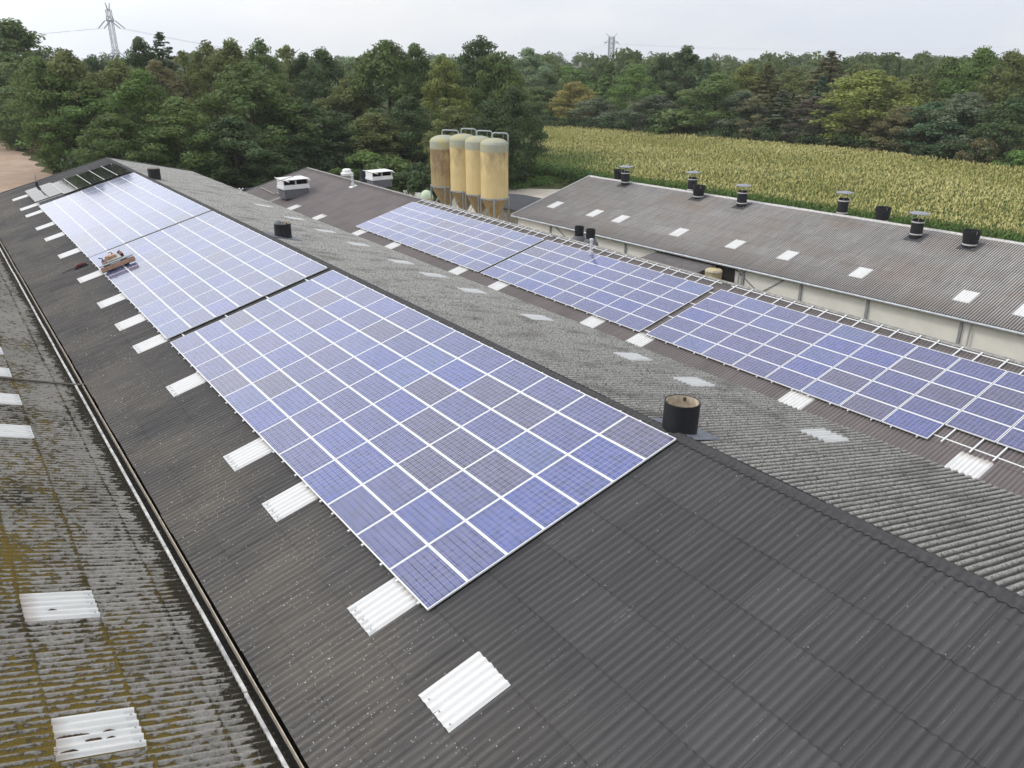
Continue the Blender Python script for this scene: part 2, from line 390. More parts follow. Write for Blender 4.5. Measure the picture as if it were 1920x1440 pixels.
def mat_silo():
    t = NT('silo_fibreglass'); uv = t.coord(); u, v, _ = t.sep(uv); ob = t.coord('Object')
    st = t.noise(t.scale(uv, 5, .35), 1, 5, .62); bl = t.noise(t.scale(uv, 1.2, .6), 1, 5, .62)
    a = t.info('Alpha') ; oc = t.info('Color')
    base = t.mix(t.rng(st, .3, .7), (.64, .49, .22), (.74, .58, .29))
    topd = t.rng(t.math('ADD', t.sep(ob)[2], t.math('MULTIPLY', st, 1.6)), -2.3, .2)
    stain = t.math('MULTIPLY', t.math('MULTIPLY', t.rng(bl, .38, .66), topd), t.sep(oc)[0])
    stain = t.math('ADD', stain, t.math('MULTIPLY', t.sep(oc)[1], t.rng(st, .2, .7, .5, 1)), True)
    c = t.mix(stain, base, (.25, .175, .09))
    return t.done(c, .55, 0, .35)
def mat_silo_cap():
    t = NT('silo_cap_lichen'); ob = t.coord('Object'); n = t.noise(ob, 4.5, 5, .7); m = t.noise(ob, 1.1, 3, .6)
    up = t.sep(t.n.new('ShaderNodeNewGeometry').outputs['Normal'])[2]
    c = t.mix(t.rng(n, .35, .68), (.30, .31, .23), (.50, .50, .42))
    c = t.mix(t.math('MULTIPLY', t.rng(m, .45, .65), .7), c, (.50, .42, .16))
    c = t.mix(t.math('MULTIPLY', t.rng(n, .5, .62), .35), c, (.16, .15, .10))
    t.bump(n, .02, .6)
    return t.done(c, .85, 0, .2)
def mat_ground(name, a, b, c3, s1=.15, s2=2.5):
    t = NT(name); ob = t.coord('Object'); n = t.noise(ob, s1, 5, .6); m = t.noise(ob, s2, 5, .7)
    c = t.mix(t.rng(n, .35, .65), a, b); c = t.mix(t.math('MULTIPLY', t.rng(m, .45, .7), .6), c, c3)
    t.bump(m, .05, .6)
    return t.done(c, .95, 0, .1)

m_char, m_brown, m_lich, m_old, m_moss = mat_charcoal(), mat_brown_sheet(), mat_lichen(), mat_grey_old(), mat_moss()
m_skyl = mat_skylight('white_sheet'); m_skyd = mat_skylight('dirty_white_sheet', (.66, .655, .63), .6)
m_skye = mat_skylight('grey_white_sheet', (.60, .60, .59), .7)
m_cell = mat_cells('solar_cells'); m_cells_stuff = mat_cells('solar_cells_far', True)
m_alu = plain('aluminium', (.76, .76, .75), .45, 0, .05, 8, .5)
m_rail = plain('rail_aluminium', (.78, .78, .77), .45, .1, .1, 8)
m_fol = mat_foliage('leaves'); m_corn = mat_corn()
m_bark = plain('bark', (.085, .068, .052), .9, 0, .4, 5, .1)
m_pale = plain('pale_bark', (.42, .39, .34), .85, 0, .3, 5, .1)
m_black = plain('black_plastic', (.014, .014, .016), .55, 0, .35, 3, .3)
m_band = plain('pale_band', (.50, .50, .48), .5, 0, .15)
m_disc = plain('grey_cap_metal', (.27, .28, .31), .42, .3, .2, 5)
m_galv = plain('galvanised_steel', (.42, .44, .46), .45, .55, .2, 4)
m_cream = plain('cream_wall', (.82, .79, .71), .8, 0, .07, .8, .2)
m_post = plain('grey_post', (.33, .34, .34), .6, .2, .15)
m_dark = plain('dark_opening', (.012, .012, .012), .9, 0, .2, 3, .1)
m_white = plain('white_fibreglass', (.80, .80, .78), .45, 0, .07, 2)
m_pvc = plain('grey_pvc', (.55, .56, .57), .5, 0, .1)
m_gut = plain('gutter_concrete', (.46, .45, .43), .85, 0, .45, 3, .2)
m_gutin = plain('gutter_bed_black', (.014, .013, .012), .85, 0, .6, 6, .2)  # near-black colour for the bed of the valley gutter
m_tan = plain('tan_edge', (.42, .36, .28), .8, 0, .3, 5)
m_capm = plain('ridge_cap_dark', (.058, .056, .057), .8, 0, .25, 9, .2)
m_silo, m_scap = mat_silo(), mat_silo_cap()
m_brick = plain('plastered_wall', (.30, .27, .24), .9, 0, .25, 2)

# ------------------------------------------------------------------ corrugated roofs
rng = np.random.default_rng(7)
class Plane:
    """roof plane: P(u along the ridge, v up the slope, h above)"""
    def __init__(s, P0, eu, ev):
        s.P0 = np.asarray(P0, float); s.eu = np.asarray(eu, float); s.ev = np.asarray(ev, float)
        n = np.cross(s.eu, s.ev); s.n = n if n[2] > 0 else -n
    def P(s, u, v, h=0.0):
        u = np.asarray(u, float)[..., None]; v = np.asarray(v, float)[..., None]; h = np.asarray(h, float)[..., None]
        return s.P0+s.eu*u+s.ev*v+s.n*h
    def pt(s, u, v, h=0.0): return s.P0+s.eu*u+s.ev*v+s.n*h
def hit(pl, px, py):
    r = ray(px, py); t = ((pl.P0-CAM)@pl.n)/(r@pl.n); d = CAM+r*t-pl.P0
    return float(d@pl.eu), float(d@pl.ev)

def sheet(mb, pl, u0, u1, v0, v1, pitch, amp, lift0=0, lift1=0, seg=8, jit=0.0, lip=.008, cval=.5, tiltu=0.0, vgrad=False, rows=1):
    n = max(2, int(round((u1-u0)/pitch*seg))+1)
    u = np.linspace(u0, u1, n); h = amp*np.cos(2*math.pi*u/pitch)+np.linspace(0, tiltu, n)
    vj = rng.normal(0, jit); js = rng.normal(0, jit*.3)
    vs = np.linspace(v0, v1, rows+1); V = []; UV = []; Cc = []
    for i, vv in enumerate(vs):
        q = i/rows
        V.append(pl.P(u, np.full(n, vv+(vj if i == 0 else 0))+(np.linspace(0, js, n) if i == 0 else 0), h+lift0*(1-q)+lift1*q))
        UV.append(np.stack([u, np.full(n, vv)], 1)); Cc.append(np.full(n, q if vgrad else cval))
    F = [(i*n+k, i*n+k+1, (i+1)*n+k+1, (i+1)*n+k) for i in range(rows) for k in range(n-1)]
    if pl.eu[1] < 0: pass
    mb.add(np.concatenate(V), F, np.concatenate(UV), np.concatenate(Cc), flat=False)
    lo = V[0]; d = lo-pl.n*lip                                       # thickness at the lower edge
    mb.add(np.concatenate([lo, d]), [(k, k+1, n+k+1, n+k) for k in range(n-1)], np.concatenate([UV[0], UV[0]]), np.concatenate([Cc[0], Cc[0]]), flat=True)

def roof(mb, pl, u0, u1, vlist, pitch, amp, waves=6, seg=8, jit=.008):
    wd = pitch*waves
    k0, k1 = math.floor(u0/wd), math.ceil(u1/wd)
    for r in range(len(vlist)-1):
        for k in range(k0, k1):
            a, b = max(u0, k*wd), min(u1, (k+1)*wd+pitch*.5)
            if b-a < .05: continue
            sheet(mb, pl, a, b, vlist[r], vlist[r+1]+.06, pitch, amp, lift0=.011+rng.normal(0, .0015), lift1=0.0, seg=seg, jit=jit,
                  cval=float(rng.uniform(.05, .95)), tiltu=.007)

def ridge_cap(mb, pl, u0, u1, vtop, width, pitch, amp, h0=.03, seg=6, wd=1.1):
    # overlapping cap pieces whose lower edge follows the corrugation
    u = u0
    while u < u1:
        e = min(u+wd, u1)
        n = max(2, int((e-u)/pitch*seg)+1); us = np.linspace(u, e+.04, n)
        lo = pl.P(us, np.full(n, vtop-width), h0+amp*np.cos(2*math.pi*us/pitch)); hi = pl.P(us, np.full(n, vtop), np.full(n, h0+.045+rng.normal(0, .003)))
        md = pl.P(us, np.full(n, vtop-width*.45), h0+.02+amp*.35*np.cos(2*math.pi*us/pitch))
        V = np.concatenate([lo, md, hi]); uv = np.concatenate([np.stack([us, np.full(n, x)], 1) for x in (0, .1, .3)])
        mb.add(V, [(i*n+k, i*n+k+1, (i+1)*n+k+1, (i+1)*n+k) for i in range(2) for k in range(n-1)], uv, .5, flat=False)
        mb.add(np.concatenate([lo, lo-pl.n*.012]), [(k, k+1, n+k+1, n+k) for k in range(n-1)], None, .5)
        u += wd

PA = R(15.0)
E_UP = np.array([math.cos(PA), 0, math.sin(PA)]); N_UP = np.array([-math.sin(PA), 0, math.cos(PA)])
YU = np.array([0., 1, 0])
PW = Plane(N_UP*-.13, YU, E_UP)                                         # main roof, side with the big arrays
RIDGE = PW.pt(0, 7.33)
EA = R(13.7)
PE = Plane(RIDGE, YU, np.array([-math.cos(EA), 0, math.sin(EA)]))       # its far side; v runs from -7.2 to 0
X2, Z2 = 18.9946, -1.6096
PS = Plane(np.array([X2, 0, Z2])-N_UP*.13, YU, E_UP)                    # second barn
RIDGE2 = PS.pt(0, 5.93)
PB = R(26)
PS_E = Plane(RIDGE2, YU, np.array([-math.cos(PB), 0, math.sin(PB)]))
MA = R(20)
PM = Plane((-3.4, 0, -1.1), YU, np.array([-math.cos(MA), 0, math.sin(MA)]))   # mossy barn
# third barn, slightly turned
_e0, _e1 = atz(962, 402, -2.7), atz(1920, 621, -2.7)
E3U = (_e1-_e0)/np.linalg.norm(_e1-_e0); E3N = np.array([-E3U[1], E3U[0], 0]); E3N = E3N if E3N[0] > 0 else -E3N
TA = R(15)
P3 = Plane(_e0, E3U, E3N*math.cos(TA)+np.array([0, 0, math.sin(TA)]))
_r = [hit(P3, 1105, 329)[1], hit(P3, 1500, 392)[1], hit(P3, 1920, 459)[1]]
V3 = sum(_r)/3
P3E = Plane(P3.pt(0, V3), E3U, -E3N*math.cos(TA)+np.array([0, 0, math.sin(TA)]))

# ---- main barn
Y0, Y1 = -17.0, 68.2
barn = empty('barn', (7.1, 25, G), 'long dark barn carrying the large solar arrays, charcoal near slope, lichen-grey far slope', 'barn')
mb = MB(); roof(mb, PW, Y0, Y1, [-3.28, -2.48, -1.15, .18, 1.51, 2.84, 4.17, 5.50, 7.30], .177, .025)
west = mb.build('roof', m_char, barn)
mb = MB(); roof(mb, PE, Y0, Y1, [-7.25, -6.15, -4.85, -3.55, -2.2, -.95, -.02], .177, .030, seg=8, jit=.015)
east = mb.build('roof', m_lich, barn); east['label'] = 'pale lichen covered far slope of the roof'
mb = MB(); ridge_cap(mb, PW, Y0, Y1, 7.34, .24, .177, .022, h0=.036)
ridge_cap(mb, PE, Y0, Y1, 0.0, .16, .177, .012, h0=.03)
mb.build('ridge_cap', m_capm, west)
mb = MB()
for x, z0 in ((-2.6, -1.0), (13.7, .0)): mb.box((x, (Y0+Y1)/2, (G+z0)/2), (.2, Y1-Y0-.6, z0-G))
for y in (Y0+.3, Y1-.3):
    A = [(-2.6, y, G), (13.7, y, G), (13.7, y, .0), (RIDGE[0], y, RIDGE[2]-.12), (-2.6, y, -.98)]
    mb.add(A, [(0, 1, 2, 3, 4)])
mb.build('wall', m_brick, barn)
mb = MB()
for pl, va, vb in ((PW, -3.3, 7.36), (PE, -7.3, .02)):
    mb.bar(pl.pt(Y1+.02, va, .03), pl.pt(Y1+.02, vb, .03), .05, .13)
mb.build('bargeboard', plain('verge_trim', (.15, .15, .15), .6), barn)
mb = MB(); n = 0
PROTO_SKY = []
def skylights(pl, parent, items, pitch, amp, mat, h=.013, waves=6, name='skylight', rows=4, vgrad=True, lab=None):
    for (ua, va, vb) in items:
        k = round(ua/pitch-.5)
        u0 = (k+.5)*pitch; u1 = u0+pitch*waves
        mb = MB(); sheet(mb, pl, u0, u1, va, vb, pitch, amp, lift0=h+.006, lift1=h, seg=10, vgrad=vgrad, rows=rows, lip=.012)
        # both side edges of the sheet
        o = mb.build(name, mat, parent)
        if lab: o['label'] = lab
        # fixing screws near the lower edge
        for q in (1.0, 3.0, 5.0):
            sb = MB(); c = pl.pt(u0+(q-.5)*pitch, va+.09, h+amp+.012); sb.lathe(c, [(.016, 0), (.016, .012), (.0, .016)], 8); sb.build('screw', m_post, o)
W_SKY = [-2.58, .47, 5.66, 8.75, 15.05, 20.33, 23.6, 27.6, 32.85, 39.15, 44.7, 48.8, 54.3, 57.4, 62.5]
skylights(PW, west, [(W_SKY[0], -1.15, .20)], .177, .025, m_skyl, vgrad=False)
skylights(PW, west, [(y, -1.15, .20) for y in W_SKY[1:]], .177, .025, m_skyl)
E_SKY = [-.78, 3.98, 6.7, 12.2, 17.0, 20.4, 23.6, 28.5, 33, 38, 43.5]
skylights(PE, east, [(y+.05, -6.0, -4.8) for y in E_SKY], .177, .030, m_skye, h=.022, waves=5, rows=2, vgrad=False)

# ---- box gutter in the valley between the mossy barn and the main barn
g = empty('valley_gutter', (-3.25, 20, -1.3), 'long pale concrete box gutter running between the mossy roof and the charcoal roof', 'gutter')
for (x, wd_, z, h_, m_, nm) in ((-3.435, .065, -1.10, .22, m_gut, 'gutter_edge'), (-3.30, .24, -1.20, .05, m_gutin, 'gutter_bed'), (-3.205, .02, -1.10, .20, m_tan, 'gutter_edge')):
    mb = MB(); y = Y0
    while y < Y1:
        L = 3.0; zz = rng.normal(0, .006); xx = rng.normal(0, .006)
        mb.box((x+xx, y+L/2, z+zz), (wd_, L-.012, h_)); y += L
    mb.build(nm, m_, g)

# ---- mossy barn
mossy = empty('barn', (-9.5, 20, G), 'low barn with a moss covered grey roof left of the valley gutter', 'barn')
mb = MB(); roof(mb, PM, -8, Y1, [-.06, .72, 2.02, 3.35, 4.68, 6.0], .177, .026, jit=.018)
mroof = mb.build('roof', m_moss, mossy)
skylights(PM, mroof, [(4.08, 2.02, 3.36), (.10, 2.04, 3.38), (14.2, 2.02, 3.36), (17.3, 2.02, 3.36), (20.25, 2.02, 3.36), (23.1, 2.02, 3.36), (27.2, 2.02, 3.36), (31.3, 2.02, 3.36)], .177, .026, m_skyd, h=.016)
mb = MB()
mb.box((-3.6, 30, (G-1.3)/2), (.2, 76, -1.3-G)); mb.box((-14.6, 30, (G+.6)/2), (.2, 76, .6-G))
mb.add([(-3.6, Y1-.4, G), (-14.6, Y1-.4, G), (-14.6, Y1-.4, .6), (-9.1, Y1-.4, .85), (-3.6, Y1-.4, -1.2)], [(0, 1, 2, 3, 4)])
mb.build('wall', m_brick, mossy)
PMW = Plane(PM.pt(0, 6.0), YU, np.array([math.cos(MA), 0, math.sin(MA)]))
mb = MB(); roof(mb, PMW, -8, Y1, [-6.0, -3, 0], .177, .026, seg=4); mb.build('roof', m_moss, mossy)
# moss cushions lying on the two nearest white sheets
m_mossl = plain('dry_moss', (.075, .05, .03), .95, 0, .6, 30, .1)
mb = MB()
def cushion(pl, u, v, lu, lv, h):
    a = rng.uniform(0, 6, 3); V = [pl.pt(u, v, h+.045)]
    for i, (s, hh) in enumerate(((.45, .038), (.8, .022), (1, .0))):
        for k in range(14):
            t = 2*math.pi*k/14; q = s*(1+.28*math.sin(2*t+a[0])+.2*math.sin(5*t+a[1])); V.append(pl.pt(u+lu*q*math.sin(t), v+lv*q*math.cos(t), h+hh*(.7+.5*rng.random())))
    F = [(0, 1+k, 1+(k+1) % 14) for k in range(14)]+[(1+i*14+k, 1+(i+1)*14+k, 1+(i+1)*14+(k+1) % 14, 1+i*14+(k+1) % 14) for i in range(2) for k in range(14)]
    mb.add(V, F, flat=False)
for px, py, lu, lv in ((96, 1141, .035, .11), (120, 1382, .04, .13), (149, 1381, .04, .12), (205, 1375, .03, .09), (176, 1390, .05, .17), (210, 1388, .03, .06), (128, 1408, .03, .16)):
    u, v = hit(PM, px, py); u = (round(u/.177-.5)+.5)*.177-.03
    cushion(PM, u, v, lu, lv, .0)
o = mb.build('moss_cushions', m_mossl); tag(o, 'brown moss cushions lying on the white sheets of the mossy roof', 'moss', kind='stuff')
# pipe lying up the mossy roof
mb = MB(); mb.tube([PM.pt(19.75, -.42, .22), PM.pt(19.83, 0, .10), PM.pt(19.85, 1.0, .085), PM.pt(19.8, 2.2, .10), PM.pt(19.86, 3.6, .085), PM.pt(19.9, 5.6, .09)], .042, 8)
o = mb.build('roof_pipe', plain('dull_pipe', (.13, .115, .10), .7, 0, .3)); tag(o, 'dull brown pipe lying up the mossy roof to the valley gutter', 'pipe')

# ---- second barn
S0, S1 = -14.0, 66.6
b2 = empty('barn', (24.7, 26, G), 'barn with brown-grey corrugated roof and three solar arrays, second from the left gutter', 'barn')
mb = MB(); roof(mb, PS, S0, S1, [-2.2, -1.2, .13, 1.46, 2.79, 4.12, 5.45, 5.95], .15, .021, waves=7, seg=7)
r2 = mb.build('roof', m_brown, b2)
mb = MB(); roof(mb, PS_E, S0, S1, [-5.4, -3.6, -1.8, 0], .15, .021, waves=7, seg=4); mb.build('roof', m_brown, b2)
mb = MB(); ridge_cap(mb, PS, S0, S1, 5.97, .13, .15, .012, h0=.03); ridge_cap(mb, PS_E, S0, S1, 0.03, .13, .15, .012, h0=.03)
mb.build('ridge_cap', plain('ridge_cap_grey', (.27, .26, .24), .8, 0, .35, 5), r2)
mb = MB()
for x, z0 in ((17.1, -2.4), (29.0, -2.75)): mb.box((x, 26, (G+z0)/2), (.2, S1-S0-.6, z0-G))
for y in (S0+.3, S1-.3): mb.add([(17.1, y, G), (29.0, y, G), (29.0, y, -2.75), (RIDGE2[0], y, RIDGE2[2]-.1), (17.1, y, -2.4)], [(0, 1, 2, 3, 4)])
mb.build('wall', m_brick, b2)
mb = MB(); mb.bar(PS.pt(S1, -2.2, .03), PS.pt(S1, 5.98, .03), .06, .12); mb.bar(PS_E.pt(S1, -5.4, .03), PS_E.pt(S1, .02, .03), .06, .12)
mb.build('bargeboard', plain('verge_grey', (.2, .19, .18), .7), b2)
S_SKY = [-2.15, 4.3, 12.6, 15.9, 24.1, 28.2, 36.7, 41.9, 49.3, 54.7]
skylights(PS, r2, [(y, -1.15, .18) for y in S_SKY], .15, .021, m_skyl, waves=7)
skylights(PS, r2, [(59.6, -1.15, 1.0)], .15, .021, plain('old_translucent_sheet', (.30, .29, .27), .6), waves=4, lab='dull weathered translucent sheet')

# ---- third barn
L3 = 64.0
b3 = empty('barn', P3.pt(20, 4)*np.array([1, 1, 0])+np.array([0, 0, G]), 'right-hand barn with weathered grey ribbed roof, cream wall and a row of black vents', 'barn')
nr = [-.12]+[(.45+1.36*i) for i in range(0, 9) if .45+1.36*i < V3-.5]+[V3]
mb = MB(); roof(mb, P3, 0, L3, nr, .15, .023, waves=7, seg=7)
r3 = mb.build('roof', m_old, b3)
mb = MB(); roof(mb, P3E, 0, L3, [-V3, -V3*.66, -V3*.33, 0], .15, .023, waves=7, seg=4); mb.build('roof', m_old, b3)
mb = MB(); ridge_cap(mb, P3, 0, L3, V3+.03, .24, .15, .014, h0=.03); ridge_cap(mb, P3E, 0, L3, .03, .2, .15, .014, h0=.03)
mb.build('ridge_cap', plain('ridge_cap_pale', (.50, .48, .45), .9, 0, .3, 8), r3)
T_SKY = [(1024, 388), (1097, 404), (1145, 415), (1252, 440), (1357, 463), (1453, 484), (1589, 517), (1783, 562), (1898, 590)]
items = []
for px, py in T_SKY:
    u, v = hit(P3, px, py); items.append((u, v, v+1.33))
skylights(P3, r3, items, .15, .023, m_skyl, waves=6, h=.02, vgrad=False)
mb = MB()
for a, b in ((.0, L3),):
    pa, pb = P3.pt(0, 0)+E3N*.42, P3.pt(L3, 0)+E3N*.42
    mb.bar(np.array([pa[0], pa[1], (G-2.68)/2]), np.array([pb[0], pb[1], (G-2.68)/2]), .14, -2.68-G)
w3 = mb.build('wall', m_cream, b3)
mb = MB()
for u in (.12, L3-.1):
    f0 = P3.pt(u, 0)+E3N*.5; rr = P3.pt(u, V3); f1 = P3E.pt(u, -V3)-E3N*.5
    A = [np.array([f0[0], f0[1], G]), np.array([f1[0], f1[1], G]), f1+np.array([0, 0, .03]), rr-np.array([0, 0, .08]), f0+np.array([0, 0, .03])]
    mb.add(A, [(0, 1, 2, 3, 4)])
mb.build('gable_wall', m_brick, b3)
mb = MB(); mb.bar(P3.pt(-.04, -.15, .03), P3.pt(-.04, V3+.03, .05), .07, .12); mb.bar(P3E.pt(-.04, -V3, .03), P3E.pt(-.04, .03, .05), .07, .12)
mb.build('bargeboard', m_band, b3)
mb = MB(); mb.tube([P3.pt(-.15, -.13, -.10), P3.pt(L3, -.13, -.10)], .085, 10); mb.bar(P3.pt(-.1, -.02, -.11), P3.pt(L3, -.02, -.11), .05, .13)
mb.build('gutter', plain('gutter_zinc', (.44, .46, .48), .5, .25, .2, 3), b3)
for u in (.14, 4.6, 13.2, 17.6, 23.9, 28.2, 32.6, 37.9, 43.1, 48.3, 53.5):
    mb = MB(); c = P3.pt(u, 0)+E3N*.29; mb.box((c[0], c[1], (G-2.72)/2), (.12, .15, -2.72-G), np.stack([E3N, E3U, [0, 0, 1]], 1))
    mb.build('post', m_post, b3)
for u in (23.6, 38.4):
    mb = MB(); c = P3.pt(u, 0); mb.tube([c+np.array([0, 0, -.12]), c+E3N*.2+np.array([0, 0, -.4]), c+E3N*.2+np.array([0, 0, G+2.7])], .05, 8); mb.build('downpipe', m_pvc, b3)
for ua, ub, za, zb in ((4.9, 8.6, -2.85, -4.8), (22.9, 26.0, -2.85, -4.7), (27.2, 24.6, -2.85, -4.7)):
    mb = MB(); mb.bar(P3.pt(ua, 0)*np.array([1, 1, 0])+E3N*.30+np.array([0, 0, za]), P3.pt(ub, 0)*np.array([1, 1, 0])+E3N*.30+np.array([0, 0, zb]), .035, .04); mb.build('brace', plain('brace_grey', (.12, .12, .12), .6), b3)
for u0, u1 in ((21.6, 23.2),):
    mb = MB(); pa, pb = P3.pt(u0, 0)+E3N*.33, P3.pt(u1, 0)+E3N*.33
    mb.bar(np.array([pa[0], pa[1], -3.7]), np.array([pb[0], pb[1], -3.7]), .05, 1.9); mb.build('door', plain('dark_door', (.035, .032, .028), .8), b3)

# ------------------------------------------------------------------ solar panels
PL, PWD, TH = 1.630, 1.002, .04                                           # long side lies along the ridge
def frame_mesh():
    mb = MB(); e = .013; a, b = PWD/2, PL/2
    mb.box((0, b-e/2, TH/2), (PWD, e, TH)); mb.box((0, -b+e/2, TH/2), (PWD, e, TH))
    mb.box((a-e/2, 0, TH/2), (e, PL-2*e, TH)); mb.box((-a+e/2, 0, TH/2), (e, PL-2*e, TH))
    return mb
def glass_verts():
    e = .013; a, b = PWD/2-e, PL/2-e; z = TH-.003
    mgu, mgv = .07, .09                                                # white margin in cell units
    return [(-a, -b, z), (a, -b, z), (a, b, z), (-a, b, z)], [(-mgu, -mgv), (-mgu, 6+mgv), (10+mgu, 6+mgv), (10+mgu, -mgv)]
me_frame = frame_mesh().mesh('frame'); me_frame.materials.append(m_alu)
gb = MB(); gv, guv = glass_verts(); gb.add(gv, [(0, 1, 2, 3)], guv); me_glass = gb.mesh('cell_sheet'); me_glass.materials.append(m_cell)
UA, VP = 1.64017, 1.012
Y_A, Y_B = 0.0, 12*1.64017+.52792
arrays = []     # name for labels, plane origin, pitch along ridge, list of (row, column, y centre)
def grid(name, pl0, up, y0, ncol, rows, pitch, skip=(), dy=None):
    L = []
    for r in range(rows):
        for c in range(*ncol):
            if (r, c) in skip: continue
            y = y0+(c+.5)*pitch+(dy[r] if dy else 0)
            L.append((name, r, c, pl0+up*((r+.5)*VP)+np.array([0, y, 0]), ncol, rows))
    return L
P1o = np.zeros(3); P2o = np.array([X2, 0, Z2])
allp = []
allp += grid('nearest main-roof array', P1o, E_UP, 0, (0, 12), 7, UA)
allp += grid('middle main-roof array', P1o, E_UP, Y_B, (0, 10), 7, UA)
YC = Y_B+10*UA+.3
allp += grid('farthest main-roof array', P1o, E_UP, YC, (0, 12), 7, UA, dy=[-.12, -.05, 0, 0, 0, 0, 0])
U2 = 1.6614
allp += grid('farthest second-roof array', P2o, E_UP, 27.158, (0, 10), 5, U2)
allp += grid('middle second-roof array', P2o, E_UP, 13.623, (0, 8), 5, U2)
allp += grid('nearest second-roof array', P2o, E_UP, -.0865, (-4, 8), 5, U2, skip=[(0, c) for c in (-1, -2, -3, -4)])
def screen(P):
    d = np.asarray(P)-CAM; z = d@FW; return 960+FPX*(d@RT)/z, 720-FPX*(d@UP)/z
def psize(P):
    q = [screen(P+YU*a*PL/2+E_UP*b*PWD/2) for a, b in ((-1, -1), (1, -1), (1, 1), (-1, 1))]
    s = 0
    for i in range(4): x0, y0 = q[i]; x1, y1 = q[(i+1) % 4]; s += x0*y1-x1*y0
    vis = any(0 < x < 1920 and 0 < y < 1440 for x, y in q)
    return abs(s)/2 if vis else -1
allp = [p+(psize(p[3]),) for p in allp]; allp = [p for p in allp if p[6] > 0]
allp.sort(key=lambda p: -p[6])
ORD = ['first', 'second', 'third', 'fourth', 'fifth', 'sixth', 'seventh', 'eighth', 'ninth', 'tenth', 'eleventh', 'twelfth', 'thirteenth', 'fourteenth']
prnd = random.Random(11)
fixed = {('nearest main-roof array', 6, 0): 'v', ('nearest main-roof array', 5, 0): 'b', ('nearest main-roof array', 4, 0): 'b', ('nearest main-roof array', 3, 0): 'b',
         ('nearest main-roof array', 3, 1): 'v', ('nearest main-roof array', 3, 2): 'v', ('nearest main-roof array', 2, 2): 'v', ('nearest main-roof array', 3, 3): 'v', ('nearest main-roof array', 5, 5): 'l', ('nearest main-roof array', 2, 1): 'n', ('nearest main-roof array', 4, 4): 'v',
         ('nearest second-roof array', 0, 0): 'b', ('nearest second-roof array', 0, 1): 'v', ('nearest second-roof array', 0, 2): 'l', ('nearest second-roof array', 1, 2): 'v', ('nearest second-roof array', 2, 0): 'v', ('nearest second-roof array', 3, -1): 'v'}
TINT = {'n': (.022, .032, .158), 'b': (.017, .038, .220), 'l': (.032, .060, .215), 'v': (.032, .028, .098)}
TNAME = {'n': 'blue', 'b': 'bright blue', 'l': 'light blue', 'v': 'violet-grey'}
far_f, far_g = MB(), MB()
RotP = Matrix(((E_UP[0], 0, N_UP[0]), (0, 1, 0), (E_UP[2], 0, N_UP[2])))
gverts = np.array(gv)
RP = np.array(RotP)
for i, (nm, r, c, P, nc, rows, sz) in enumerate(allp):
    base = P-N_UP*TH
    if i < 300:
        o = bpy.data.objects.new('solar_panel', None); col.objects.link(o); o.empty_display_size = .3
        o.location = Vector(base); o.rotation_euler = (0, -PA, 0)
        k = fixed.get((nm, r, c)) or prnd.choices('nblv', (60, 20, 14, 6))[0]
        rowt = 'lowest row' if r == 0 else ('top row' if r == rows-1 else ORD[r]+' row up')
        ci = c-nc[0]-(4 if (nm.startswith('nearest second') and r == 0) else 0)
        if nm.startswith('nearest second'):
            n_far = 7-c; colt = ORD[n_far]+' from the far end' if n_far < 14 else ''
        else: colt = ORD[ci]+' from the near end'
        tag(o, f'{TNAME[k]} panel, {rowt}, {colt}, {nm}', 'solar panel', 'solar panels in rows on the barn roofs')
        j = prnd.uniform(.93, 1.07)
        f = bpy.data.objects.new('frame', me_frame); col.objects.link(f); f.parent = o
        gl = bpy.data.objects.new('cell_sheet', me_glass); col.objects.link(gl); gl.parent = o
        tc_ = TINT[k]; gl.color = (tc_[0]*j, tc_[1]*j, tc_[2]*j, 1)
        o.rotation_euler = (prnd.gauss(0, .0012), -PA+prnd.gauss(0, .0012), 0)
    else:
        for V, F in zip(frame_cache if 0 else [v_ for v_ in frame_mesh().v], [None]*4):
            far_f.add(V @ RP.T+base, [(0, 1, 3, 2), (4, 6, 7, 5), (0, 4, 5, 1), (2, 3, 7, 6), (0, 2, 6, 4), (1, 5, 7, 3)])
        far_g.add(gverts @ RP.T+base, [(0, 1, 2, 3)], guv)
fe = empty('solar_panel_rows', (3.5, 45, -1), 'smallest blue panels in the farthest main-roof array before the black ones', 'solar panels')
tag(fe, kind='stuff')
tag(far_f.build('frames', m_alu, fe), kind='stuff'); tag(far_g.build('cell_sheets', m_cells_stuff, fe), kind='stuff')
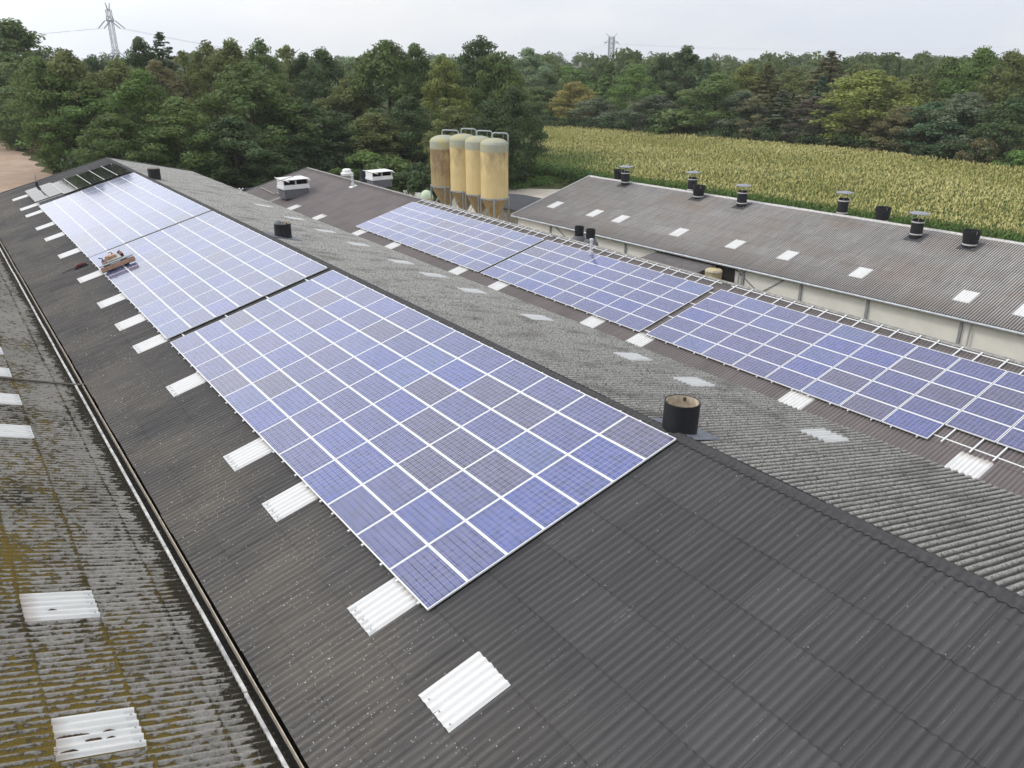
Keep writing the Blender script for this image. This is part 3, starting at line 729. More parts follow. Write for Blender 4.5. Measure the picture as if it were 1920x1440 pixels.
# black panels at the far end of the main roof
m_thin = NT('black_thin_film'); _u = m_thin.noise(m_thin.scale(m_thin.coord('Object'), 2, 2, 2), 1, 3)
m_thin = m_thin.done(m_thin.mix(_u, (.010, .010, .012), (.016, .016, .019)), .06, 0, .5)
bf = MB(); bw = 1.60
bf.box((0, 0, TH/2), (.985, bw, TH)); me_blk = bf.mesh('black_frame'); me_blk.materials.append(plain('black_anodised', (.02, .02, .022), .4, .3))
bg_ = MB(); bg_.add([(-.48, -bw/2+.012, TH+.003), (.48, -bw/2+.012, TH+.003), (.48, bw/2-.012, TH+.003), (-.48, bw/2-.012, TH+.003)], [(0, 1, 2, 3)]); me_bgl = bg_.mesh('dark_glass'); me_bgl.materials.append(m_thin)
for r in range(7):
    y0 = (58.4 if r < 2 else 57.6)
    for c in range(4):
        o = bpy.data.objects.new('black_solar_panel', None); col.objects.link(o); o.empty_display_size = .3
        o.location = Vector(E_UP*((r+.5)*VP)+np.array([0, y0+(c+.5)*1.615, 0])-N_UP*TH); o.rotation_euler = (0, -PA, 0)
        rowt = 'lowest row' if r == 0 else ('top row' if r == 6 else ORD[r]+' row up')
        tag(o, f'black solar panel at far roof end, {rowt}, {ORD[c]} from its near side', 'solar panel', 'black solar panels at the far end of the main roof')
        for nm, me in (('black_frame', me_blk), ('dark_glass', me_bgl)):
            q = bpy.data.objects.new(nm, me); col.objects.link(q); q.parent = o
mb = MB()
for r in range(2, 7): mb.box(E_UP*(r*VP)+np.array([0, 61.0, 0])-N_UP*.0+N_UP*.012, (.03, 6.5, .02), RP)
for v0_, y_ in ((0, 58.2),): mb.box(E_UP*(1.0)+np.array([0, y_, 0])-N_UP*.06, (2.2, .04, .04), RP)
o = mb.build('clamp_strips', m_rail); tag(o, 'thin silver strips between the rows of black panels at the far roof end', 'rail')

# ---- mounting rails
def rails(name, label, org, y0, ncol, pitch, v0, v1, cross=None, part='rail', sub=None):
    t = empty(name, org+np.array([0, y0, 0])-N_UP*.1, label, 'mounting frame', 'aluminium frames under the solar arrays')
    for c in range(*ncol):
        for q in (.22, .78):
            y = y0+(c+q)*pitch; va = v0(c) if callable(v0) else v0
            mb = MB(); mb.bar(org+E_UP*va+np.array([0, y, 0])-N_UP*.062, org+E_UP*v1+np.array([0, y, 0])-N_UP*.062, .045, .042, N_UP); mb.build(part, m_rail, t)
    for (va, ya, yb) in (cross or []):
        mb = MB(); mb.bar(org+E_UP*va+np.array([0, ya, 0])-N_UP*.098, org+E_UP*va+np.array([0, yb, 0])-N_UP*.098, .045, .03, N_UP); mb.build('cross_rail', m_rail, t)
rails('mounting_frame', 'aluminium rails poking out below the nearest main-roof array', P1o, 0, (0, 12), UA, -.05, 7*VP+.06)
rails('mounting_frame', 'aluminium rails poking out below the middle main-roof array', P1o, Y_B, (0, 10), UA, -.05, 7*VP+.06, cross=[(v, Y_B-.5, Y_B+.1) for v in (.6, 2.4, 4.2, 6.0)])
rails('mounting_frame', 'aluminium rails poking out below the farthest main-roof array', P1o, YC, (0, 12), UA, -.05, 7*VP+.06)
D3y = -.0865
rails('mounting_frame', 'bare aluminium rails sticking up past the farthest second-roof array', P2o, 27.158, (0, 10), U2, -.05, 5.86, cross=[(5.72, 27.2, 43.6)])
rails('mounting_frame', 'bare aluminium rails sticking up past the middle second-roof array', P2o, 13.623, (0, 8), U2, -.05, 5.86, cross=[(5.72, 13.7, 26.8)]+[(v, 13.0, 13.7) for v in (.35, 1.9, 3.4, 4.7)])
rails('mounting_frame', 'bare aluminium rails around the nearest second-roof array, exposed at its lower corner', P2o, D3y, (-4, 8), U2, lambda c: (-.05 if c >= 0 else .16), 5.86, cross=[(5.72, D3y-6.6, 13.1), (.42, D3y-6.6, D3y+.1)])

# ------------------------------------------------------------------ roof vents and other roof things
def rot_tilt(ax, ay): return Matrix.Rotation(ax, 4, 'X') @ Matrix.Rotation(ay, 4, 'Y')
def flash_sheet(pl, u, v, wu, wv, pitch, amp, mat, parent, h=.02):
    mb = MB(); sheet(mb, pl, u-wu/2, u+wu/2, v-wv/2, v+wv/2, pitch, amp, h, h, seg=8, rows=1); mb.build('flashing', mat, parent)
# three black stacks behind the main ridge
m_inner = plain('stack_inside', (.52, .44, .34), .9, 0, .35, 5, .1)
m_flash = plain('lead_flashing', (.16, .17, .20), .5, .2, .25, 4)
stk = []
for (px, py, Y, r, lab, tilt) in ((1273, 812, .45, .43, 'black round vent stack nearest the camera, behind the top corner of the near array', (.0, .07)),
                              (532, 450, 28.3, .42, 'black round vent stack halfway along the main ridge, a grey flap inside its rim', (.0, .03)),
                              (291, 338, 53.0, .43, 'black round vent stack at the far end of the main ridge', (.0, .02))):
    d = ((Y-CAM[1])/ray(px, py)[1]); p = CAM+ray(px, py)*d
    t = empty('vent_stack', p-np.array([0, 0, .06]), lab, 'roof vent', 'black vent stacks behind the main ridge')
    mb = MB(); mb.lathe(p, [(r-.03, -.3), (r-.03, .0), (r, .0), (r, .84), (r-.012, .855), (r-.03, .84), (r-.03, .2)], 40); mb.build('pipe', m_black, t)
    mb = MB(); mb.lathe(p, [(r-.034, .842), (r-.034, .12), (0, .10)], 40); mb.build('lining', m_inner, t)
    m_rust = plain('rusty_bracket', (.07, .045, .03), .8)
    for a in (.6, 2.4, 4.4): mb = MB(); mb.box(p+np.array([math.cos(a)*(r-.06), math.sin(a)*(r-.06), .76]), (.05, .05, .09)); mb.build('bracket', m_rust, t)
    us = p[1]; vs = -(p[0]-RIDGE[0])/math.cos(EA)
    mb = MB(); sheet(mb, PE, us-.75, us+.75, vs-.75, -.02, .177, .006, .055, .06, seg=8); mb.build('flashing', m_flash, t)
    mb = MB(); mb.lathe(p, [(r+.05, -.25), (r+.04, .02), (r, .04)], 36); mb.build('base_ring', plain('mortar', (.36, .30, .24), .9, 0, .3), t)
    t.rotation_euler = (tilt[0], tilt[1]*.5, 0)
    stk.append((t, p, r))
# flap standing inside the middle stack
p = stk[1][1]; mb = MB(); mb.lathe(p+np.array([-.2, .0, .80]), [(.17, -.2), (.17, .1), (.13, .2), (0, .24)], 16); mb.build('damper', plain('grey_damper', (.2, .21, .22), .6), stk[1][0])

# vents on the third barn: capped and open
def capped_vent(p, r, H, lab):
    t = empty('capped_vent', p, lab, 'roof vent', 'black capped vents along the right barn ridge')
    mb = MB(); mb.lathe(p, [(r, -.5), (r, H), (r-.03, H), (r-.03, H-.5), (0, H-.5)], 28); mb.build('pipe', m_black, t)
    for z in (H*.18, H*.86):
        mb = MB(); mb.lathe(p, [(r, z), (r+.02, z), (r+.02, z+.075), (r, z+.075)], 28); mb.build('band', m_band, t)
    mb = MB(); rc = r*1.62; mb.lathe(p+np.array([0, 0, H+.42]), [(0, -.012), (rc, -.03), (rc+.012, 0), (rc*.6, .06), (0, .12)], 32)
    cp = mb.build('rain_cap', m_disc, t)
    for k in range(4):
        a = k*math.pi/2+.5; mb = MB(); c = np.array([math.cos(a), math.sin(a), 0]); mb.tube([p+c*(r-.01)+np.array([0, 0, H-.1]), p+c*(r+.05)+np.array([0, 0, H+.42])], .013, 6); mb.build('stay', m_galv, t)
    return t
def open_vent(p, r, H, lab):
    t = empty('open_vent', p, lab, 'roof vent', 'black open-topped vents along the right barn ridge')
    mb = MB(); mb.lathe(p, [(r, -.5), (r, .1)], 28); mb.lathe(p, [(r, .1), (r+.02, .12), (r+.14, H), (r+.115, H), (r-.02, .2), (0, .2)], 28); mb.build('flared_pipe', m_black, t)
    mb = MB(); mb.lathe(p, [(r, .10), (r+.03, .10), (r+.035, .19), (r+.01, .19)], 28); mb.build('band', m_band, t)
    mb = MB(); a = np.array([-.55, -.83, 0]); mb.bar(p+a*(r+.09)+np.array([0, 0, H-.22]), p+a*(r+.13)+np.array([0, 0, H-.01]), .03, .03); mb.build('clip', m_band, t)
    return t
def on3(px, py, back=0.0):
    u, v = hit(P3, px, py); return u, v
V_C = [(1172, 346, 'left-most capped vent on the right barn ridge, beside an open one'), (1390, 386, 'third capped vent from the left on the right barn, standing alone'), (1716, 445, 'nearest capped vent on the right barn, black with two white bands, dark base plate')]
for px, py, lab in V_C:
    u, v = on3(px, py); p = P3.pt(u, v); capped_vent(p, .37, 1.12, lab)
    t = bpy.data.objects['capped_vent'] if 0 else None
for px, py, lab in [(1309, 371, 'open-topped black vent in front of the second capped vent on the right barn'), (1817, 462, 'nearest open-topped black vent at the right end of the right barn ridge')]:
    u, v = on3(px, py); open_vent(P3.pt(u, v), .38, .98, lab)
# those whose foot is hidden behind the ridge
for px, py, dv, kind, lab in ((1577, 403, -.5, 'c', 'capped vent behind the right barn ridge between two open vents, fourth from the left'), (1297, 352, -.6, 'c', 'second capped vent from the left, half hidden by an open vent'),
                        (1160, 334, -.7, 'o', 'open black vent half hidden behind the left-most capped vent'), (1652, 413, -.6, 'o', 'open-topped black vent behind the ridge between the two nearest capped vents')):
    u, v = on3(px, py+ (4 if kind == 'o' else 6)); p = P3E.pt(u, dv)
    # keep it in line with the photo while standing on the far slope
    r_ = ray(px, py+6); q = np.array([0., 0, 0]); tt = ((P3E.pt(0, dv)-CAM)@E3N)/(r_@E3N); q = CAM+r_*tt
    p = np.array([q[0], q[1], P3E.pt(0, dv)[2]])
    if kind == 'c': capped_vent(p, .36, 1.22, lab)
    else: open_vent(p, .37, 1.02, lab)
for px, py in ((1172, 346), (1390, 386), (1716, 445), (1309, 371), (1817, 462)):
    u, v = on3(px, py)
    own = min((o for o in col.objects if o.name.startswith(('capped_vent', 'open_vent'))), key=lambda o: (Vector(P3.pt(u, v))-o.location).length)
    flash_sheet(P3, u+.05, v, 1.15, 1.3, .15, .02, plain('base_plate_grey', (.075, .075, .08), .7), own, .03)

# second barn: vents behind the ridge
def on2(px, py): return hit(PS, px, py)
def behind2(px, py, x):
    r_ = ray(px, py); tt = (x-CAM[0])/r_[0]; return CAM+r_*tt
m_pot = plain('dark_pot', (.03, .031, .034), .6, 0, .3, 4)
for px, py, lab in ((1085, 468, 'left black pot vent of the pair behind the middle second-roof array'), (1106, 474, 'right black pot vent of the pair, behind the grey pipe')):
    p = behind2(px, py, RIDGE2[0]+.75); p[2] = RIDGE2[2]-.15
    t = empty('pot_vent', p, lab, 'roof vent', 'black pot vents behind the second ridge')
    mb = MB(); mb.lathe(p, [(.27, .3), (.285, .88), (.255, .88), (.24, .5), (0, .5)], 24); mb.build('pipe', m_black, t)
    mb = MB(); mb.lathe(p, [(.52, -.2), (.47, .05), (.28, .32)], 24); mb.build('skirt', plain('pot_skirt', (.11, .11, .115), .7), t)
def flue(px, py, lab, s=1.0):
    u, v = on2(px, py); p = PS.pt(u, v)
    t = empty('flue_pipe', p, lab, 'flue', 'pale flue pipes on the second roof')
    mb = MB(); mb.lathe(p, [(.17*s, -.1), (.13*s, .28), (.085*s, .30), (.085*s, .62), (.10*s, .64), (.10*s, .70), (.085*s, .72), (.085*s, .9)], 18); mb.build('pipe', m_pvc, t)
    mb = MB(); mb.lathe(p, [(.12*s, .86), (.125*s, .98), (.10*s, 1.0), (0, 1.02)], 18); mb.build('cowl', m_pvc, t)
    mb = MB(); mb.box(PS.pt(u, v, .035), (.6*s, .55*s, .02), RP); mb.build('base_plate', m_white, t)
flue(1108, 480, 'pale grey flue pipe standing at the upper edge of the middle second-roof array', .92)
flue(662, 350, 'pale flue pipe near the ridge at the far end of the second roof', 1.05)
# white box hoods
def hood(p, lab, s=1.0, axis=0.0):
    t = empty('hood_vent', p, lab, 'roof vent', 'white box hood vents on the second roof')
    Rz = np.array([[math.cos(axis), -math.sin(axis), 0], [math.sin(axis), math.cos(axis), 0], [0, 0, 1]])
    def B(c, d, tilt=0): return (p+Rz@(np.array(c)*s), np.array(d)*s, Rz)
    mb = MB(); mb.box(*B((0, 0, .12), (1.45, 2.15, .80))); mb.build('curb', plain('curb_grey', (.13, .135, .15), .6), t)
    mb = MB(); mb.box(*B((0, 0, .60), (1.62, 2.34, .22)))
    for y in (-1.1, 0, 1.1):
        mb.box(*B((0, y, .95), (1.5, .06, .55)))
    for x in (-.72, .72): mb.box(*B((x, 0, .78), (.05, 2.2, .16)))
    mb.build('body', m_white, t)
    mb = MB(); mb.box(*B((0, -.56, .93), (1.2, .9, .42))); mb.box(*B((0, .56, .93), (1.2, .9, .42))); mb.build('opening', m_dark, t)
    mb = MB(); mb.box(*B((0, .58, 1.30), (2.0, 1.18, .05))); mb.box(*B((0, -.60, 1.31), (2.0, 1.14, .05))); mb.build('lid', m_white, t)
    for y in (-.95, .95):
        mb = MB(); mb.box(*B((0, y, 1.25), (3.4, .07, .06))); mb.build('beam', plain('pale_beam', (.55, .54, .50), .6), t)
    for x, y in ((-.7, -1.05), (.7, -1.05), (-.7, 1.05), (.7, 1.05)):
        mb = MB(); mb.tube([p+Rz@(np.array((x, y, .7))*s), p+Rz@(np.array((x, y, 1.28))*s)], .025*s, 6); mb.build('strut', m_galv, t)
u, v = on2(553, 368)
hood(PS.pt(u, v, .25), 'white box hood vent with lid on a grey curb, left end of the second roof', 1.02, R(90))
p = behind2(712, 352, RIDGE2[0]+1.3); p[2] = RIDGE2[2]-.1; hood(p, 'white box hood vent behind the second ridge next to a dark pot', .85, R(90))
p = behind2(683, 350, RIDGE2[0]+1.0); p[2] = RIDGE2[2]-.25
t = empty('pot_vent', p, 'dark square-shouldered pot vent touching the second white hood', 'roof vent', 'black pot vents behind the second ridge')
mb = MB(); mb.lathe(p, [(.33, .3), (.33, 1.1), (.29, 1.1), (.28, .6), (0, .6)], 20); mb.build('pipe', m_pot, t)
mb = MB(); mb.lathe(p, [(.45, -.1), (.40, .3), (.33, .32)], 20); mb.build('skirt', m_pot, t)
p = behind2(651, 332, RIDGE2[0]+.9); p[2] = RIDGE2[2]-.1
t = empty('fan_cowl', p, 'round white fan cowl on the second ridge between the flue pipe and the trees', 'roof vent')
mb = MB(); mb.lathe(p, [(.45, -.2), (.45, .12), (.56, .14), (.58, .34), (.42, .42), (.40, .62), (.3, .70), (0, .72)], 24); mb.build('cowl', m_white, t)
mb = MB(); mb.lathe(p, [(.46, -.25), (.46, .08)], 24); mb.build('collar', m_post, t)
# loose poles lying on the far end of the second roof
for (a, b, lab) in (((490, 354), (516, 366), 'upper of two pale poles lying below the left white hood'), ((520, 363), (538, 375), 'lower of two pale poles lying below the left white hood')):
    ua, va = on2(*a); ub, vb = on2(*b); mb = MB(); mb.tube([PS.pt(ua, va, .12), PS.pt(ub, vb, .09)], .055, 8)
    o = mb.build('loose_pole', plain('weathered_pole', (.30, .28, .25), .8, 0, .2)); tag(o, lab, 'pole', 'poles lying on the second roof')
# overhead farm cable with three white insulators at the far left corner of the second roof
pA = PE.pt(64, -2, .6); pB = behind2(577, 322, 24.0); pm = at(452, 355, 64)
mb = MB(); mb.tube([at(395, 346, 66), pm, at(480, 352, 66), at(520, 340, 69), at(577, 322, 72)], .03, 6); t0 = mb.build('farm_cable', plain('cable_grey', (.25, .25, .24), .6)); tag(t0, 'thin grey cable crossing to the far gable of the second roof, with white insulators', 'cable')
for dx, dy in ((-3, -1), (3, -1), (0, 2)):
    mb = MB(); c = at(452+dx, 355+dy, 64); mb.lathe(c, [(0, -.06), (.055, -.03), (.06, .02), (.03, .06), (0, .07)], 12); mb.build('insulator', m_white, t0)

# small standing post at the far end of the main roof
u, v = hit(PW, 71, 352); p = PW.pt(u, v, .12)
t = empty('roof_post', p, 'thin dark post standing by the pale-reflecting black panels at the far roof end', 'post')
mb = MB(); mb.tube([p, p+np.array([0, 0, .95])], .05, 8); mb.build('pole', m_galv, t)
mb = MB(); mb.lathe(p, [(.12, .0), (.10, .35), (.06, .4)], 12); mb.build('sleeve', m_pot, t)

# ---- cleaning robot on the middle array
rp_ = lambda x, y, z=0: E_UP*x+YU*y+N_UP*z
c0 = E_UP*.80+YU*32.62
t = empty('cleaning_robot', c0, 'orange and grey panel-cleaning robot with a long roller brush on the middle array', 'robot')
m_orange = plain('orange_paint', (.42, .25, .16), .5, 0, .15); m_red = plain('red_paint', (.13, .03, .028), .5, 0, .2)
mb = MB()
for s in (-.42, .42):
    mb.box(c0+rp_(s, .62, .16), (.22, 1.35, .26), RP)
mb.build('track', m_pot, t)
mb = MB(); mb.box(c0+rp_(0, .70, .30), (.72, .95, .16), RP); mb.box(c0+rp_(0, .25, .28), (1.3, .10, .10), RP); mb.build('chassis', plain('robot_grey', (.34, .34, .32), .5), t)
mb = MB(); mb.box(c0+rp_(.02, .75, .45), (.30, .45, .14), RP); mb.lathe(c0+rp_(-.28, .55, .40), [(.12, -.1), (.12, .16), (.05, .2), (0, .2)], 14); mb.build('cover', m_orange, t)
for q in ((.46, .95, .34, .16, .5, .16), (-.5, .35, .26, .2, .4, .2)):
    mb = MB(); mb.box(c0+rp_(*q[:3]), q[3:], RP); mb.build('motor', m_red, t)
mb = MB(); mb.tube([c0+rp_(-.82, -.18, .17), c0+rp_(.82, -.18, .17)], .13, 14); mb.build('roller_brush', m_pot, t)
mb = MB(); mb.box(c0+rp_(0, -.10, .36), (1.72, .16, .04), RP); mb.build('brush_guard', plain('guard_grey', (.24, .27, .27), .4), t)
mb = MB(); mb.box(c0+rp_(0, -.30, .20), (1.70, .025, .20), RP); mb.build('front_rail', plain('rail_orange', (.42, .25, .17), .5), t)
for x0, y0, x1, y1, h in ((-.45, 1.1, -.58, 1.3, .42), (.05, .8, -.06, .95, .60), (.35, 1.1, .5, 1.25, .44)):
    mb = MB(); mb.tube([c0+rp_(x0, y0, .3), c0+rp_(x0, y0, h), c0+rp_(x1, y1, h+.02)], .028, 6); mb.build('handle', m_pot, t)
# red tool left on the roof
u, v = hit(PW, 152, 502); p = PW.pt(u, v, .05)
t = empty('winch', p, 'small dark red winch lying on the charcoal roof below the cleaning robot', 'tool')
mb = MB(); mb.tube([p+rp_(-.30, 0, .06), p+rp_(-.1, .02, .12), p+rp_(.15, .0, .11), p+rp_(.34, 0, .07)], [.05, .10, .09, .04], 10); mb.build('drum', m_red, t)
mb = MB(); mb.box(p+rp_(.02, 0, .03), (.7, .3, .04), RP); mb.build('base', m_pot, t)
mb = MB(); mb.tube([p+rp_(-.3, .05, .05), p+rp_(-.55, .15, .03), p+rp_(-.75, .05, .02), p+rp_(-.95, .1, .02)], .02, 6); mb.build('cord', m_pot, t)

# ------------------------------------------------------------------ silos
def silo(px, ztop_py, zbot_py, d, wpx, lab, st, ang):
    r = wpx/2*d/FPX
    ctr = at(px, 300, d); x, y = ctr[0], ctr[1]
    zt = at(px, ztop_py, d)[2]; zb = at(px, zbot_py, d)[2]
    t = empty('feed_silo', (x, y, G), lab, 'silo', 'yellow feed silos behind the second barn')
    hd = .42*r
    zs = zt-hd                                                        # shoulder
    band = zs-.62
    mb = MB(); mb.lathe((0, 0, 0), [(r, zb-band), (r, 0)], 40)
    o = link('shell', mb.mesh('shell'), m_silo, None); o.parent = t; o.location = (0, 0, band-G); o.color = (st[0], st[1], 0, 1)
    mb = MB(); prof = [(r+.012, band), (r+.012, zs)]+[(r*math.cos(a)+.0, zs+hd*math.sin(a)) for a in np.linspace(.12, math.pi/2-.2, 7)]+[(.14, zt), (0, zt+.01)]
    mb.lathe((x, y, 0), prof, 40); mb.build('dome', m_scap, t)
    zc = zb-1.75*r
    mb = MB(); mb.lathe((x, y, 0), [(r-.01, zb), (.16, zc), (.16, zc-.2), (0, zc-.2)], 36); 
    mb.build('hopper', plain('hopper_tan', (.42, .29, .12), .6, 0, .2, 1.5), t)
    mb = MB(); mb.lathe((x, y, 0), [(r, zb-.08), (r+.04, zb-.08), (r+.04, zb+.06), (r, zb+.06)], 40); mb.build('ring', m_galv, t)
    legs = [np.array([math.cos(ang+k*math.pi/2)*(r+.02), math.sin(ang+k*math.pi/2)*(r+.02), 0])+np.array([x, y, 0]) for k in range(4)]
    for L in legs:
        mb = MB(); mb.bar(L+np.array([0, 0, G]), L+np.array([0, 0, zb+.1]), .11, .11, (1, 0, 0)); mb.build('leg', m_galv, t)
    for k in range(4):
        a, b = legs[k], legs[(k+1) % 4]
        for q in ((0, -2.2), (-2.2, 0)):
            mb = MB(); mb.bar(a+np.array([0, 0, zb+q[0]]), b+np.array([0, 0, zb+q[1]]), .035, .035); mb.build('cross_brace', m_galv, t)
    # filling pipe: an upside-down U from the crown over the right-hand side and down
    mb = MB(); rt = RT
    a = np.array([x, y, 0])-rt*.12*r; b = np.array([x, y, 0])+rt*(r*.98)
    hz = zt+.42
    mb.tube([a+np.array([0, 0, zt-.2]), a+np.array([0, 0, hz-.14]), a+rt*.05+np.array([0, 0, hz-.04]), a+rt*.16+np.array([0, 0, hz]), b-rt*.18+np.array([0, 0, hz-.04]), b-rt*.06+np.array([0, 0, hz-.1]), b+np.array([0, 0, hz-.22]), b+np.array([0, 0, zs-.3])], .062, 8)
    mb.build('fill_pipe', m_galv, t)
    mb = MB(); c = (a+b)/2+rt*.25; mb.tube([c+np.array([0, 0, zt-.25]), c+np.array([0, 0, hz-.03])], .018, 6); mb.build('pipe_stay', m_galv, t)
silo(834, 251, 350, 75, 54, 'left-most feed silo, brown stained all over its body', (1, .75), 2.55)
silo(869, 248.5, 360, 73, 50.5, 'second silo from the left, clean yellow body with dark streaks under the cap', (.8, 0), 2.5)
silo(898, 252.5, 367, 71.5, 50.5, 'third silo from the left, plain yellow with a light lichen cap', (.35, .03), 2.5)
silo(927, 257, 375, 70, 52, 'right-most and nearest silo, yellow with a brown blotch at upper right', (.8, 0), 2.5)
p = at(800, 372, 84); p[2] = G
t = empty('green_tank', p, 'small pale green domed tank left of the silos behind the second roof', 'tank')
zt = at(800, 355, 84)[2]; zm = at(800, 371, 84)[2]; rr = 12.5*84/FPX
mb = MB(); mb.lathe(p*np.array([1, 1, 0]), [(rr, zm)]+[(rr*math.cos(a), zm+(zt-zm)*math.sin(a)) for a in np.linspace(.1, math.pi/2, 9)], 28); mb.build('dome', plain('pale_green', (.52, .62, .44), .5, 0, .12), t)
mb = MB(); mb.lathe(p*np.array([1, 1, 0]), [(rr-.02, G), (rr-.02, zm)], 28); mb.build('body', plain('tan_tank', (.45, .36, .22), .6, 0, .2), t)
p = at(778, 366, 86); zt_ = at(770, 362, 86)[2]
mb = MB(); mb.bar(np.array([*at(758, 362, 88)[:2], (G+zt_)/2]), np.array([*at(789, 363, 86)[:2], (G+zt_)/2]), .3, zt_-G)
o = mb.build('low_wall', plain('white_wall', (.66, .65, .62), .8)); tag(o, 'low white wall between the second roof and the pale green tank', 'wall')

# low dark shed behind the silos, lean-to and stained tank in the alley
s0 = np.array([40.6, 55.5]); t = empty('shed', (s0[0], s0[1], G), 'low shed with dark flat-pitched roof between the silos and the right barn', 'shed')
Rz = np.stack([E3N, -E3U, [0, 0, 1]], 1)
_c = at(975, 392, 82); cx, cy = _c[0], _c[1]; zr = at(985, 374, 80)[2]; ze = zr-.55
PSH = [np.array([cx, cy, 0])+E3N*a-E3U*b for a, b in ((-3, -3.2), (3, -3.2), (3, 3.2), (-3, 3.2))]
mb = MB()
rA, rB = np.array([cx, cy, zr])-E3U*-3.4, np.array([cx, cy, zr])-E3U*3.4
for s in (-1, 1):
    eA, eB = rA+E3N*s*3.3+np.array([0, 0, ze-zr]), rB+E3N*s*3.3+np.array([0, 0, ze-zr])
    mb.add([rA, rB, eB, eA, rA-np.array([0, 0, .08]), rB-np.array([0, 0, .08]), eB-np.array([0, 0, .08]), eA-np.array([0, 0, .08])], [(0, 1, 2, 3), (4, 7, 6, 5), (3, 2, 6, 7), (0, 3, 7, 4), (1, 5, 6, 2)])
mb.build('roof', plain('dark_felt', (.05, .052, .058), .8, 0, .25, 2), t)
mb = MB(); mb.box((cx, cy, (G+ze-.1)/2), (6, 6.4, ze-.1-G), Rz); mb.build('wall', plain('shed_wall', (.26, .23, .18), .9), t)
lt = empty('lean_to', P3.pt(16, 0)*np.array([1, 1, 0])+np.array([0, 0, G]), 'small lean-to roof of grey-brown corrugated sheet against the cream wall', 'lean-to')
ua, ub = 16.4, 21.7
q0 = P3.pt(0, 0)+E3N*.18+np.array([0, 0, -.34])
PLn = Plane(q0, E3U, E3N*math.cos(R(7))+np.array([0, 0, math.sin(R(7))]))
mb = MB(); roof(mb, PLn, ua, ub, [-3.3, -1.6, 0], .15, .021, waves=7, seg=6); mb.build('roof', plain('lean_to_sheet', (.15, .135, .13), .7, 0, .2, 2), lt)
for u in (ua+.2, ub-.2):
    mb = MB(); c = PLn.pt(u, -3.1); mb.bar(np.array([c[0], c[1], G]), c-np.array([0, 0, .05]), .1, .1, (1, 0, 0)); mb.build('post', m_post, lt)
mb = MB(); c0_, c1_ = PLn.pt(ub-.1, -3.1, -.25), PLn.pt(ub-.1, -1.1, -.25); mb.bar(c0_-np.array([0, 0, .7]), c1_-np.array([0, 0, .7]), .06, 1.3); mb.build('side_panel', m_dark, lt)
u, v = 20.6, 0; c = P3.pt(22.35, 0)-E3N*.85; zt = -3.12
t = empty('water_tank', (c[0], c[1], G), 'stained cream cylinder tank beside the lean-to at the cream wall', 'tank')
mb = MB(); mb.lathe((c[0], c[1], 0), [(.55, G), (.55, zt), (.5, zt+.06), (0, zt+.1)], 28); mb.build('body', plain('stained_cream', (.46, .38, .20), .7, 0, .45, 2), t)
mb = MB(); mb.lathe((c[0], c[1], 0), [(.57, zt-.12), (.58, zt-.02), (.5, zt+.07)], 28); mb.build('rim', m_tan, t)

# ------------------------------------------------------------------ ground
def grid_ground():
    xs = np.concatenate([[-1300, -800, -250, -100], np.arange(-60, 82, 2.), [120, 300, 900, 1300]])
    ys = np.concatenate([[-1300, -800, -200, -40, 30], np.arange(60, 112, 2.), [130, 160, 240, 500, 900, 1300]])
    V = np.array([[x, y, zg(x, y)] for y in ys for x in xs]); n = len(xs)
    mb = MB(); mb.add(V, [(j*n+i, j*n+i+1, (j+1)*n+i+1, (j+1)*n+i) for j in range(len(ys)-1) for i in range(n-1)], flat=False)
    return mb
tag(grid_ground().build('ground', mat_ground('farmland', (.075, .082, .035), (.11, .10, .05), (.055, .065, .025))), kind='structure')
def flat(name, pts, z, mat):
    mb = MB(); mb.add([(x, y, G+z) for x, y in pts], [tuple(range(len(pts)))]); o = mb.build(name, mat); tag(o, kind='structure'); return o
flat('yard', [(30, 40), (56, 44), (58, 66), (46, 78), (26, 74)], .004, mat_ground('yard_concrete', (.50, .45, .37), (.60, .55, .46), (.42, .36, .28), .3, 1.2))
EDGE = sorted([tuple(atg(px, py)[:2]) for px, py in ((3, 262), (22, 274), (45, 290), (62, 302), (80, 318), (98, 335))], key=lambda q: q[1])
mb = MB(); V = []; F = []
yy = np.arange(69, 150, 2.)
for i, y in enumerate(yy):
    xr = float(np.interp(y, [q[1] for q in EDGE], [q[0] for q in EDGE]))+.5*math.sin(y*.9)
    for k, x in enumerate((xr-26, xr-18, xr-12, xr-6, xr-2, xr)): V.append((x, y, zg(x, y)+.05))
    if i: F += [((i-1)*6+k, (i-1)*6+k+1, i*6+k+1, i*6+k) for k in range(5)]
mb.add(V, F, flat=False); tag(mb.build('dirt_track', mat_ground('dirt', (.36, .26, .19), (.44, .33, .25), (.28, .19, .13), .12, .8)), kind='structure')
FIELD = [(64.4, 8), (64.4, -30), (112, -42), (106, 34), (109.5, 63), (99, 124), (60.5, 78.5)]
flat('field_soil', FIELD, .006, mat_ground('soil', (.09, .075, .045), (.12, .10, .06), (.06, .055, .03), .5, 3))

